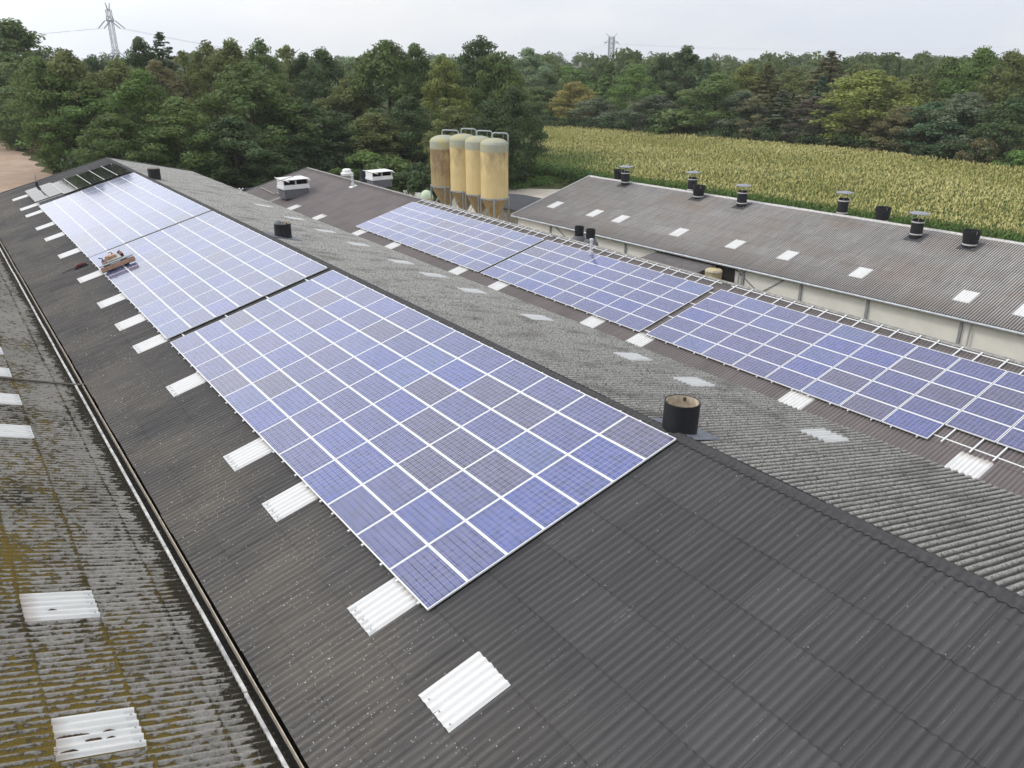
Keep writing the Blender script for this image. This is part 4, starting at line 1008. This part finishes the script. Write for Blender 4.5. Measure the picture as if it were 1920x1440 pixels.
# ------------------------------------------------------------------ maize
def inside(px_, py_, poly):
    poly = np.array(poly); r = np.zeros(len(px_), bool); j = len(poly)-1
    for i in range(len(poly)):
        xi, yi = poly[i]; xj, yj = poly[j]
        m = ((yi > py_) != (yj > py_)) & (px_ < (xj-xi)*(py_-yi)/(yj-yi+1e-12)+xi); r ^= m; j = i
    return r
def maize():
    g = np.random.default_rng(5)
    xs, ys = np.meshgrid(np.arange(59, 113, .56), np.arange(-42, 126, .31)); x = xs.ravel(); y = ys.ravel()
    x = x+g.normal(0, .08, len(x)); y = y+g.normal(0, .1, len(y))
    k = inside(x, y, FIELD); x, y = x[k], y[k]
    z = np.full(len(x), G+1.2); d = np.stack([x, y, z], 1)-CAM; zz = d@FW; sx = 960+FPX*(d@RT)/zz; sy = 720-FPX*(d@UP)/zz
    k = (sx > -30) & (sx < 1960) & (zz > 0) & (sy < 620); x, y = x[k], y[k]
    ax_, ay_, bx_, by_ = 60.5, 78.5, 99, 124; nl_ = math.hypot(bx_-ax_, by_-ay_)
    corner = np.hypot(x-61.5, y-76)
    edge2 = np.abs((bx_-ax_)*(y-ay_)-(by_-ay_)*(x-ax_))/nl_
    edge = np.minimum(np.abs(x-64.4+np.clip(y-8, 0, 80)*.055), edge2)                               # distance from the near edge
    N = len(x); V = []; Cc = []
    patch = .09*np.sin(x*.21+1.3*np.sin(y*.09))*np.sin(y*.13+.8*np.sin(x*.17))
    h0 = 2.15+g.normal(0, .09, N)+patch*1.3
    def blades(n_, zlo, zhi, L0, L1, wid, rise, c0, c1, keep=None):
        for b in range(n_):
            m = slice(None) if keep is None else keep
            X, Y, H = x[m], y[m], h0[m]; n = len(X)
            a = g.uniform(0, 2*math.pi, n); L = g.uniform(L0, L1, n); z0 = G+H*g.uniform(zlo, zhi, n); ri = g.uniform(*rise, n)
            dx, dy = np.cos(a), np.sin(a); px_, py_ = -dy*wid/2, dx*wid/2
            base = np.stack([X, Y, z0], 1); mid = np.stack([X+dx*L*.55, Y+dy*L*.55, z0+ri], 1); tip = np.stack([X+dx*L, Y+dy*L, z0+ri-.35*L*g.uniform(.2, 1, n)], 1)
            s = np.stack([px_, py_, np.zeros(n)], 1)
            q = np.stack([base-s*.6, base+s*.6, mid+s, mid-s, mid-s, mid+s, tip+s*.15, tip-s*.15], 1)
            V.append(q.reshape(-1, 3)); cv = g.uniform(c0, c1, n); Cc.append(np.repeat(cv, 8))
    near = edge < 7; front = edge < 2.5
    blades(5, .05, .75, .5, .95, .11, (.1, .4), .12, .48, front)
    blades(2, .15, .5, .5, .9, .10, (.1, .35), .05, .40, near)
    blades(2, .50, .80, .45, .75, .08, (.15, .4), .25, .50)
    blades(2, .80, .95, .3, .5, .055, (.1, .3), .45, .70)
    # tassels: a fan of thin straw-coloured strokes
    for b in range(4):
        a = g.uniform(0, 2*math.pi, N); L = g.uniform(.16, .32, N); z0 = G+h0*.97
        ok_ = corner > 5+12*g.random(N)
        dx, dy = np.cos(a), np.sin(a)
        base = np.stack([x, y, z0], 1); tip = np.stack([x+dx*L*.75, y+dy*L*.75, z0+g.uniform(.12, .36, N)], 1)
        s = np.stack([-dy*.034, dx*.034, np.zeros(N)], 1)
        V.append(np.stack([base-s*.6, base+s*.6, tip+s*.8, tip-s*.8], 1)[ok_].reshape(-1, 3)); Cc.append(np.repeat(np.clip(g.uniform(.70, .98, N)+patch, .6, 1)[ok_], 4))
    V = np.concatenate(V); Cc = np.concatenate(Cc); n = len(V)//4
    me = bpy.data.meshes.new('maize'); me.vertices.add(len(V)); me.vertices.foreach_set('co', V.ravel().astype(np.float32))
    me.loops.add(len(V)); me.loops.foreach_set('vertex_index', np.arange(len(V), dtype=np.int32))
    me.polygons.add(n); me.polygons.foreach_set('loop_start', np.arange(0, len(V), 4, dtype=np.int32)); me.update(calc_edges=True)
    a_ = me.attributes.new('v', 'FLOAT', 'POINT'); a_.data.foreach_set('value', Cc.astype(np.float32))
    o = link('maize_field', me, m_corn); tag(o, 'field of tall maize with straw-yellow tassels behind the right barn', 'maize', kind='stuff')
maize()

# ------------------------------------------------------------------ trees
def quads(C, Nn, size, g, fold=.0, aspect=1.6):
    n = len(C); Nn = Nn/np.linalg.norm(Nn, axis=1, keepdims=True)
    rv = g.normal(size=(n, 3)); a = np.cross(Nn, rv); a /= np.linalg.norm(a, axis=1, keepdims=True)+1e-9; b = np.cross(Nn, a)
    s = size[:, None]*.5
    return np.stack([C-a*s*aspect, C+b*s*.75-a*s*.1, C+a*s*aspect, C-b*s*.75-a*s*.1], 1)
def crown(seed, kind, H=16., W=9., nleaf=9000, ls=.34):
    g = np.random.default_rng(seed); cs = []; rs = []
    if kind in ('round', 'tall', 'open', 'high'):
        nb = {'round': 150, 'tall': 130, 'open': 85, 'high': 120}[kind]
        zlo, zhi = (.06, .97) if kind != 'high' else (.36, .97)
        lob = [(g.uniform(0, 2*math.pi), g.uniform(.25, .85), g.uniform(.15, .3)) for _ in range(6)]
        while len(cs) < nb:
            t = g.uniform(0, 1); prof = math.sin(math.pi*min(1, (t*.93+.09)))**.6 if kind != 'tall' else (math.sin(math.pi*(t*.86+.12))**.8)
            a = g.uniform(0, 2*math.pi); rad = (1-.75*g.random()**2.2)
            bump = 1+sum(.28*math.exp(-((math.remainder(a-la, 2*math.pi)/.6)**2)-((t-lt_)/.18)**2) for la, lt_, _ in lob)-.12
            q = prof*rad*bump*W/2*.86
            cs.append((math.cos(a)*q, math.sin(a)*q, H*(zlo+(zhi-zlo)*t)-.4)); rs.append(g.uniform(.5, 1.25)*(1.0 if kind != 'open' else .8)*W/9)
    elif kind == 'conifer':
        nb = 110
        for i in range(nb):
            t = (i+.5)/nb; a = i*2.4+g.normal(0, .3); q = (1-t)**.85*W/2*g.uniform(.55, 1.08)
            cs.append((math.cos(a)*q, math.sin(a)*q, H*(.04+.95*t)-q*.25)); rs.append((.35+.75*(1-t))*g.uniform(.7, 1.1)*W/7)
    elif kind == 'bush':
        nb = 60
        for i in range(nb):
            a = g.uniform(0, 2*math.pi); t = g.random()**.8; q = math.sqrt(max(0, 1-t*t))*W/2*math.sqrt(g.random())
            cs.append((math.cos(a)*q, math.sin(a)*q, H*t*.9)); rs.append(g.uniform(.6, 1.1)*W/9)
    cs = np.array(cs); rs = np.array(rs)
    wgt = rs**2; idx = g.choice(len(cs), nleaf, p=wgt/wgt.sum())
    d = g.normal(size=(nleaf, 3)); d[:, 2] = d[:, 2]*.95+.28; d /= np.linalg.norm(d, axis=1, keepdims=True)
    fl = np.array([1, 1, .88 if kind != 'conifer' else .5])
    P = cs[idx]+d*fl*(rs[idx]*(g.random(nleaf)**.35))[:, None]
    axis = np.stack([np.zeros(nleaf), np.zeros(nleaf), P[:, 2]*.8+H*.1], 1)
    out = P-axis; out /= np.linalg.norm(out, axis=1, keepdims=True)+1e-6
    N_ = d*.9+out*.3+g.normal(size=(nleaf, 3))*.55
    if kind == 'conifer': N_ = N_*np.array([.6, .6, 1])+np.array([0, 0, .5])
    size = g.uniform(.6, 1.35, nleaf)*ls*(1.0 if kind != 'conifer' else .9)
    Q = quads(P, N_, size, g, aspect=1.35 if kind != 'conifer' else 1.9)
    rb = g.random(len(cs))
    cval = np.clip(.55*rb[idx]+.45*g.random(nleaf), 0, 1)
    ok = Q[:, :, 2].min(1) > .05
    Q = Q[ok]; cval = cval[ok]
    return Q.reshape(-1, 3), np.repeat(cval, 4)
def quad_mesh(name, V, Cc):
    n = len(V)//4; me = bpy.data.meshes.new(name); me.vertices.add(len(V)); me.vertices.foreach_set('co', V.ravel().astype(np.float32))
    me.loops.add(len(V)); me.loops.foreach_set('vertex_index', np.arange(len(V), dtype=np.int32))
    me.polygons.add(n); me.polygons.foreach_set('loop_start', np.arange(0, len(V), 4, dtype=np.int32)); me.update(calc_edges=True)
    a_ = me.attributes.new('v', 'FLOAT', 'POINT'); a_.data.foreach_set('value', Cc.astype(np.float32)); me.materials.append(m_fol)
    return me
def trunk_mesh(seed, H, W, mat, bare=False):
    g = np.random.default_rng(seed); mb = MB()
    mb.tube([(0, 0, 0), (.1, .05, H*.3), (g.normal(0, .2), g.normal(0, .2), H*.62), (g.normal(0, .3), g.normal(0, .3), H*.93)], [.26, .21, .13, .03], 8)
    for i in range(16 if bare else 9):
        z = H*g.uniform(.25, .85); a = g.uniform(0, 2*math.pi); L = W*.45*g.uniform(.6, 1.1)*(1-(z/H-.25)*.7); dr = np.array([math.cos(a), math.sin(a), 0])
        p0 = np.array([.05, .05, z]); p1 = p0+dr*L*.5+np.array([0, 0, L*.35]); p2 = p0+dr*L+np.array([0, 0, L*.75])
        mb.tube([p0, p1, p2], [.09, .055, .02], 6)
        if bare:
            for q in range(4):
                a2 = a+g.normal(0, .8); s = g.uniform(.3, .9); b0 = p0*(1-s)+p2*s; L2 = L*.45; mb.tube([b0, b0+np.array([math.cos(a2)*L2, math.sin(a2)*L2, L2*.7])], [.035, .01], 5)
    me = mb.mesh('trunk'); me.materials.append(mat); return me
PROTO = {}
for k, seeds, H_, W_, nl, ls in (('round', (1, 2, 3, 4), 16, 9.5, 15000, .27), ('tall', (5, 6, 7), 18, 7.5, 13000, .26), ('conifer', (8, 9), 16, 6.5, 11000, .25), ('open', (10, 11), 17, 8, 8000, .25), ('high', (14,), 16, 9, 12000, .27), ('bush', (12, 13), 4.5, 6, 4500, .28)):
    PROTO[k] = []
    for s in seeds:
        V, Cc = crown(s, k, H_, W_, nl, ls); PROTO[k].append((quad_mesh('crown', V, Cc), trunk_mesh(s+50, H_, W_, m_bark), H_, W_))
COL = {'dark': (.027, .042, .017), 'mid': (.041, .060, .019), 'green': (.045, .072, .020), 'bright': (.054, .092, .024), 'yellow': (.074, .086, .024), 'olive': (.055, .064, .023),
       'gold': (.092, .084, .028), 'grey': (.045, .056, .034), 'brown': (.060, .057, .029), 'purple': (.042, .036, .029), 'teal': (.036, .060, .032), 'pale': (.064, .086, .048), 'ochre': (.074, .074, .029)}
trn = random.Random(3)
def tree(px, ytop, d, wpx, kind, c, label, group='trees of the wood', name=None, yb=None):
    top = at(px, ytop, d); base = np.array([top[0], top[1], zg(top[0], top[1])-.1]); H = top[2]-base[2]; W = wpx*d/FPX
    crm, trm, H_, W_ = trn.choice(PROTO[kind])
    t = empty(name or ('shrub' if kind == 'bush' else 'conifer_tree' if kind == 'conifer' else 'broadleaf_tree'), base, label, 'shrub' if kind == 'bush' else 'tree', group)
    rz = trn.uniform(0, 6.28); sxy, sz = W/W_*1.12, H/H_*1.0
    for nm, me in (('crown', crm), ('trunk', trm)):
        o = bpy.data.objects.new(nm, me); col.objects.link(o); o.parent = t; o.rotation_euler = (0, 0, rz); o.scale = (sxy, sxy, sz)
        j = trn.uniform(.9, 1.12); k = COL[c]; j *= 3.0; o.color = (k[0]*j, k[1]*j, k[2]*j, 1)
    return t
LW = 'trees of the left wood'; RW = 'trees behind the maize field'
LEFT = [
 (15, 33, 128, 190, 'round', 'mid', 'tallest dark tree in the top left corner of the photo'),
 (68, 84, 112, 95, 'open', 'grey', 'thin greyish tree just right of the corner tree, pale branches showing'),
 (120, 90, 91, 150, 'round', 'olive', 'olive tree left of the left pylon, its top below the lower wires'),
 (35, 150, 118, 150, 'round', 'mid', 'mid-green tree standing over the dark end of the dirt track'),
 (152, 150, 91, 190, 'round', 'green', 'broad yellow-green tree leaning over the dirt track'),
 (215, 110, 118, 140, 'round', 'olive', 'olive tree directly beneath the left pylon'),
 (175, 96, 150, 90, 'tall', 'dark', 'dark tree poking up just left of the left pylon foot'),
 (256, 64, 132, 90, 'tall', 'dark', 'left one of the two dark treetops right of the left pylon'),
 (298, 58, 134, 140, 'conifer', 'dark', 'right and more pointed one of the two dark treetops right of the left pylon'),
 (262, 128, 106, 150, 'round', 'green', 'green rounded tree below the two dark treetops'),
 (290, 110, 120, 110, 'round', 'brown', 'tree with reddish brown leaves below the two dark treetops'),
 (340, 84, 126, 90, 'open', 'olive', 'loose olive tree right of the two dark treetops'),
 (382, 66, 130, 100, 'tall', 'olive', 'tall light-olive tree between the dark treetops and the dense dark maple'),
 (330, 180, 103, 170, 'round', 'mid', 'lower mid-green tree above the far end of the main roof'),
 (430, 70, 122, 120, 'round', 'olive', 'olive-topped tree with ragged crown left of centre wood'),
 (482, 62, 124, 95, 'tall', 'mid', 'tree with highest ragged tip in the middle of the left wood'),
 (458, 104, 104, 210, 'round', 'mid', 'large dense dark maple filling the middle of the left wood'),
 (535, 74, 126, 90, 'open', 'olive', 'small loose-topped tree right of the dense maple'),
 (568, 94, 122, 80, 'tall', 'dark', 'small dark tree at the dip in the skyline'),
 (602, 86, 112, 110, 'round', 'dark', 'dark tree with knobby top at the dip in the skyline'),
 (545, 176, 101, 170, 'round', 'dark', 'dark lower tree behind the left white hood'),
 (650, 146, 110, 130, 'round', 'olive', 'olive-brown tree left of the tall oak'),
 (655, 104, 160, 120, 'round', 'pale', 'paler tree seen through the dip in the skyline'),
 (722, 62, 110, 165, 'round', 'mid', 'tall broad oak above the white fan cowl'),
 (672, 98, 113, 70, 'open', 'mid', 'thin tree with a separate tuft left of the tall oak'),
 (775, 76, 114, 100, 'tall', 'mid', 'green tree right beside the tall oak'),
 (832, 92, 104, 100, 'tall', 'yellow', 'yellow-green slender tree above the left-most silo'),
 (893, 56, 110, 120, 'tall', 'dark', 'tallest dark tree behind the silos'),
 (935, 84, 107, 120, 'round', 'mid', 'dark green tree behind the two right silos'),
 (700, 205, 99, 140, 'round', 'olive', 'olive lower tree behind the second white hood'),
 (765, 176, 99, 130, 'round', 'dark', 'dark lower tree left of the left-most silo'),
 (850, 190, 95, 120, 'round', 'olive', 'yellowish lower tree just behind the two left silos'),
 (962, 150, 98, 105, 'round', 'dark', 'dark tree at the left corner of the maize field'),
 (915, 185, 94, 120, 'round', 'dark', 'dark lower tree right behind the two right silos'),
 (735, 292, 90, 130, 'bush', 'mid', 'leafy shrub just behind the second white hood'),
 (785, 305, 88, 110, 'bush', 'dark', 'dark shrub beside the left-most silo foot'),
 (680, 285, 93, 130, 'bush', 'green', 'bright leafy shrub behind the round white fan cowl'),
 (430, 215, 100, 170, 'round', 'dark', 'shaded lower tree above the middle of the main ridge'),
 (620, 205, 99, 140, 'round', 'dark', 'shaded lower tree behind the far gable of the second barn'),
 (205, 205, 104, 150, 'round', 'mid', 'lower green tree just behind the far gable of the main barn'),
 (98, 165, 91, 110, 'round', 'mid', 'green tree overhanging the bend of the dirt track'),
 (64, 104, 90, 130, 'high', 'mid', 'high-crowned green tree arching over the dirt track'),
]
def dL(px, d):
    # the wood edge comes closer behind the far gable of the main barn
    return d*float(np.interp(px, [165, 200, 420, 600], [1, .80, .84, 1]))
for (px, yt, d_, wd_, kd, c, lab) in LEFT: tree(px, yt, dL(px, d_), wd_, kd, c, lab, group=LW)
def dR(x): return float(np.interp(x, [1000, 1200, 1560, 1920], [166, 150, 128, 106]))
RIGHT = [
 (990, 88, 20, 110, 'round', 'pale', 'hazy pale green tree right of the dark trees behind the silos'),
 (1025, 98, 30, 90, 'round', 'mid', 'rounded tree falling to the right beside the hazy pale one'),
 (1012, 158, 4, 110, 'round', 'mid', 'mid-green tree at the far left corner of the maize'),
 (1078, 148, 4, 100, 'round', 'gold', 'golden-brown autumn tree at the far edge of the maize'),
 (1060, 122, 40, 130, 'round', 'bright', 'bright green treetop behind the golden tree'),
 (1122, 182, 1, 110, 'round', 'grey', 'grey-green tree right of the golden tree'),
 (1145, 114, 22, 90, 'conifer', 'green', 'pointed green tree directly beneath the right pylon'),
 (1195, 118, 8, 110, 'round', 'green', 'fresh green tree right of the right pylon'),
 (1246, 94, 22, 76, 'tall', 'dark', 'left one of two tall dark trees right of the right pylon'),
 (1288, 81, 20, 92, 'tall', 'dark', 'right and taller one of two tall dark trees right of the right pylon'),
 (1327, 106, 12, 72, 'conifer', 'teal', 'pale blue-green conifer beside the two tall dark trees'),
 (1348, 136, 3, 150, 'round', 'mid', 'large rounded green tree below the blue-green conifer'),
 (1230, 175, 2, 120, 'round', 'grey', 'grey-leaved tree below the two tall dark trees'),
 (1395, 168, 2, 110, 'round', 'grey', 'grey drooping tree right of the large rounded green tree'),
 (1402, 116, 22, 100, 'round', 'yellow', 'yellowish treetop on the skyline above the grey drooping tree'),
 (1440, 116, 20, 130, 'conifer', 'ochre', 'ochre conifer with the pointed tip on the middle skyline'),
 (1428, 172, 0, 90, 'open', 'brown', 'pinkish brown feathery tree at the maize edge'),
 (1468, 168, 2, 120, 'conifer', 'grey', 'drooping grey-green spruce at the maize edge'),
 (1535, 176, 1, 120, 'open', 'purple', 'almost bare purple-brown tree at the maize edge'),
 (1495, 118, 24, 110, 'round', 'olive', 'olive treetop left of the brownish peak'),
 (1560, 95, 18, 165, 'conifer', 'brown', 'brownish conifer forming the peak on the right skyline'),
 (1545, 142, 8, 110, 'conifer', 'teal', 'blue-green pine below the brownish peak'),
 (1640, 128, 2, 200, 'round', 'yellow', 'big round yellow-green tree in the right wood'),
 (1612, 116, 30, 110, 'round', 'olive', 'olive treetop behind the big yellow-green tree'),
 (1665, 104, 34, 40, 'conifer', 'dark', 'left dark spike on the skyline above the yellow-green tree'),
 (1688, 112, 32, 40, 'conifer', 'dark', 'right dark spike on the skyline above the yellow-green tree'),
 (1722, 136, 10, 130, 'round', 'olive', 'olive tree right of the big yellow-green tree'),
 (1625, 214, -1, 130, 'open', 'brown', 'brown low tree in front of the big yellow-green tree'),
 (1700, 196, 0, 120, 'round', 'brown', 'brown-tinged tree right of the brown low tree'),
 (1757, 188, 1, 140, 'round', 'teal', 'blue-green tree with layered branches at the maize edge'),
 (1785, 104, 14, 110, 'round', 'mid', 'tree on the left shoulder of the tall right-hand group'),
 (1848, 84, 12, 130, 'round', 'green', 'tallest green dome of the right-hand tree group'),
 (1902, 90, 10, 120, 'round', 'olive', 'olive dome at the right edge of the photo'),
 (1820, 165, 3, 160, 'round', 'grey', 'greyish green tree below the tallest right-hand dome'),
 (1905, 180, 1, 140, 'round', 'dark', 'dark tree at the right edge below the olive dome'),
 (1845, 258, -2, 80, 'bush', 'brown', 'brown bush at the maize edge near the right side'),
 (1912, 282, -3, 80, 'bush', 'bright', 'bright green bush at the right end of the maize edge'),
 (1270, 205, -1, 150, 'bush', 'mid', 'low green bush line at the maize edge below the tall dark trees'),
]
for (px, yt, dd, wd_, kd, c, lab) in RIGHT: tree(px, yt, dR(px)+dd, wd_, kd, c, lab, group=RW)
# a pale dead tree in the left wood
top = at(112, 118, 117); base = np.array([top[0], top[1], G]); tm = trunk_mesh(77, top[2]-G, 7, m_pale, True)
t = empty('dead_tree', base, 'pale bare branches of a dead tree left of the left pylon', 'tree', LW); o = bpy.data.objects.new('trunk', tm); col.objects.link(o); o.parent = t
top = at(78, 76, 121); t = empty('dead_tree', (top[0], top[1], G), 'pale bare treetop beside the top left corner tree', 'tree', LW)
tm = trunk_mesh(78, top[2]-G, 5, m_pale, True); o = bpy.data.objects.new('trunk', tm); col.objects.link(o); o.parent = t
# clipped hedge beside the track
def leaf_cloud(name, centers, radii, per, ls, seed, colr, label, cat, kind, cmin=0.0, cmax=1.0, flatz=.8):
    g = np.random.default_rng(seed); centers = np.asarray(centers); radii = np.asarray(radii)
    idx = np.repeat(np.arange(len(centers)), per); n = len(idx)
    d = g.normal(size=(n, 3)); d[:, 2] = np.abs(d[:, 2])*.9-.15; d /= np.linalg.norm(d, axis=1, keepdims=True)
    P = centers[idx]+d*np.array([1, 1, flatz])*(radii[idx]*g.random(n)**.3)[:, None]
    Q = quads(P, d+g.normal(size=(n, 3))*.5, g.uniform(.6, 1.3, n)*ls*np.clip(radii[idx], .6, 6)**.35, g)
    cv = np.clip(.6*g.random(len(centers))[idx]+.4*g.random(n), 0, 1)*(cmax-cmin)+cmin
    ok = Q[:, :, 2].min(1) > G+.02
    Q, cv = Q[ok], cv[ok]
    o = bpy.data.objects.new(name, quad_mesh(name, Q.reshape(-1, 3), np.repeat(cv, 4))); col.objects.link(o); o.color = (*[2.3*q for q in COL[colr]], 1) if isinstance(colr, str) else (*colr, 1)
    tag(o, label, cat, kind=kind); return o
g = np.random.default_rng(21)
hc = []
for s in np.linspace(0, 1, 120):
    p = atg(58, 280)*(1-s)+atg(150, 346)*s; hc.append(p+np.array([g.normal(0, .35), g.normal(0, .35), g.uniform(.3, 2.3)]))
leaf_cloud('hedge', hc, g.uniform(.5, .8, len(hc)), 110, .22, 31, (.085, .068, .026), 'brownish clipped hedge along the right side of the dirt track', 'hedge', None)
# undergrowth below both woods
uc = []; ur = []
for (a, b, n) in (((150, 345), (200, 350), 20), ((200, 350), (420, 352), 90), ((420, 352), (640, 335), 100), ((640, 335), (1000, 318), 110)):
    for i in range(n):
        s = g.random(); q = atg(a[0]*(1-s)+b[0]*s, a[1]*(1-s)+b[1]*s); uc.append(q+FW*np.array([1, 1, 0])*g.uniform(-2, 9)+np.array([0, 0, g.uniform(.2, 2.6)])); ur.append(g.uniform(.9, 1.9))
leaf_cloud('undergrowth', uc, ur, 150, .27, 32, 'dark', 'dark undergrowth at the foot of the left wood', 'undergrowth', 'stuff')
uc = []; ur = []
for i in range(170):
    x = g.uniform(990, 1935); q = at(x, 300, dR(x)-2+g.uniform(-1, 6)); q[2] = G+g.uniform(.3, 3.4); uc.append(q); ur.append(g.uniform(1, 2))
leaf_cloud('undergrowth', uc, ur, 140, .28, 33, 'dark', 'dark undergrowth behind the far edge of the maize', 'undergrowth', 'stuff')
uc = []; ur = []
for i in range(60):
    s = g.random(); q = atz(950+90*s, 352-14*s, G); uc.append(q+np.array([g.normal(0, 1.6), g.normal(0, 1.2), .15])); ur.append(g.uniform(.35, .9))
leaf_cloud('weeds', uc, ur, 90, .2, 34, 'bright', 'green weeds between the yard and the maize', 'weeds', 'stuff')
# far woodland to the horizon: one mass
uc = []; ur = []
for i in range(800):
    x = g.uniform(-150, 2050); d = g.uniform(175, 620)**1.0; q = at(x, 101, d); hgt = g.uniform(11, 16.5)
    for k in range(3):
        rr_ = g.uniform(2.4, 4.2); uc.append(np.array([q[0]+g.normal(0, 3), q[1]+g.normal(0, 3), G+hgt*g.uniform(.3, 1)-rr_*.6])); ur.append(rr_)
leaf_cloud('distant_woodland', uc, ur, 130, .55, 35, 'mid', 'distant woodland reaching to the horizon behind both woods', 'woodland', 'stuff', flatz=1.0)
for s_, (px, py, lab) in enumerate(((690, 360, 'x'),)): pass

# ------------------------------------------------------------------ pylons and wires
m_pyl = plain('pylon_steel', (.27, .29, .32), .6, .2, .1)
def pylon(px, ytop, d, H, ang, lab, arms=((.90, 3.6), (.60, 4.2)), wtop=1.6, wbase=4.6, th=.5):
    top = at(px, ytop, d); zt = top[2]; zb = zt-H; b0 = np.array([top[0], top[1], 0])
    t = empty('power_pylon', (b0[0], b0[1], zb), lab, 'pylon', 'high voltage pylons')
    ca, sa = math.cos(ang), math.sin(ang); ax = np.array([ca, sa, 0]); ay = np.array([-sa, ca, 0])
    def wd(z): q = (z-zb)/H; return wtop if q > .6 else wtop+(wbase-wtop)*(1-q/.6)
    def cn(i, z): s = wd(z)/2; sx, sy = ((-1, -1), (1, -1), (1, 1), (-1, 1))[i % 4]; return b0+ax*sx*s+ay*sy*s+np.array([0, 0, z])
    zs = [zb+H*q for q in (0, .15, .29, .40, .5, .6, .68, .76, .84, .92, 1.0)]
    for i in range(4):
        mb = MB()
        for a, b in zip(zs[:-1], zs[1:]): mb.bar(cn(i, a), cn(i, b), .24*th)
        mb.build('leg', m_pyl, t)
    mb = MB()
    for a, b in zip(zs[:-1], zs[1:]):
        for i in range(4):
            mb.bar(cn(i, a), cn(i+1, b), .17*th); mb.bar(cn(i+1, a), cn(i, b), .17*th); mb.bar(cn(i, b), cn(i+1, b), .15*th)
    mb.build('lattice', m_pyl, t)
    ends = []
    for q, L in arms:
        z = zb+H*q; mb = MB()
        for s in (-1, 1):
            tip = b0+ax*s*L+np.array([0, 0, z])
            for k in (-1, 1):
                mb.bar(b0+ax*s*wtop/2+ay*k*wtop/2+np.array([0, 0, z]), tip, .3); mb.bar(b0+ax*s*wtop/2+ay*k*wtop/2+np.array([0, 0, z+1.6]), tip, .14)
            ends.append(tip)
        mb.build('cross_arm', m_pyl, t)
    mb = MB()
    for s in (-1, 1):
        mb.bar(b0+ax*s*wtop*.5+np.array([0, 0, zt-.5]), b0+ax*s*wtop*1.15+np.array([0, 0, zt+2.4]), .2); mb.bar(b0+np.array([0, 0, zt-.5]), b0+ax*s*wtop*1.15+np.array([0, 0, zt+2.4]), .12)
    mb.build('earth_peak', m_pyl, t)
    return t, ends, b0
p1, e1, b1 = pylon(203, 18, 300, 38, R(57), 'left lattice pylon rising out of the left wood')
p2, e2, b2_ = pylon(1147, 69, 590, 38, R(-30), 'right lattice pylon beyond the trees above the maize', wtop=3.6, wbase=6.5, th=1.35, arms=((.90, 5.5), (.62, 6.5)))
m_wire = plain('wire', (.30, .32, .35), .6, .1, .05)
def wire(a, b, sag, lab, r=.034):
    pts = [np.asarray(a)*(1-s)+np.asarray(b)*s-np.array([0, 0, sag*4*s*(1-s)]) for s in np.linspace(0, 1, 28)]
    mb = MB(); mb.tube(pts, r, 5); o = mb.build('power_line', m_wire); tag(o, lab, 'power line', 'power lines strung between the pylons')
H1 = {'u': e1[0][2], 'l': e1[2][2]}; H2 = {'u': e2[0][2], 'l': e2[2][2]}
def strings(t, b0, z, dr, L, drop, k):
    mb = MB(); sd = np.cross(dr, [0, 0, 1])
    a = b0+dr*1.2+sd*k+np.array([0, 0, z]); b = a+dr*L-np.array([0, 0, drop]); mb.bar(a, b, .26); mb.build('insulator_string', m_pyl, t); return b
dd = (b2_-b1); dd = dd/np.linalg.norm(dd); dl = np.array([-.72, .69, 0]); dl = (at(-300, 60, 330)*np.array([1, 1, 0])-b1); dl /= np.linalg.norm(dl)
ddr = at(2150, 110, 800)*np.array([1, 1, 0])-b2_; ddr /= np.linalg.norm(ddr)
names = {'u': 'upper', 'l': 'lower'}
for lv in ('u', 'l'):
    for k, tx in ((-1.5, 'front'), (1.5, 'rear')):
        a = strings(p1, b1, H1[lv], dd, 3.2, 2.6, k); b = strings(p2, b2_, H2[lv], -dd, 4.0, 1.2, k*2)
        wire(a, b, 15, f'{tx} {names[lv]} wire sagging between the two pylons')
        a = strings(p1, b1, H1[lv], dl, 3.2, 2.6, k); e = at(-420, 84 if lv == 'u' else 110, 360)
        wire(a, e+np.array([0, 0, k]), 1.5, f'{tx} {names[lv]} wire running left from the left pylon')
        a = strings(p2, b2_, H2[lv], ddr, 4.0, 1.2, k*2); e = at(2300, 66 if lv == 'u' else 84, 830)
        wire(a, e+np.array([0, 0, k*2]), 9, f'{tx} {names[lv]} wire running right from the right pylon')

# ------------------------------------------------------------------ air
mb = MB(); mb.box((0, 0, (G-1.0+45)/2), (2700, 2700, 45-(G-1.0)))
hz_ = bpy.data.materials.new('air'); hz_.use_nodes = True; hn = hz_.node_tree.nodes; hn.clear()
ho = hn.new('ShaderNodeOutputMaterial'); hv = hn.new('ShaderNodeVolumePrincipled')
hv.inputs['Color'].default_value = (.96, .98, 1.0, 1); hv.inputs['Density'].default_value = .00022; hv.inputs['Anisotropy'].default_value = .2
hz_.node_tree.links.new(hv.outputs[0], ho.inputs['Volume'])
tag(mb.build('haze', hz_), kind='stuff')
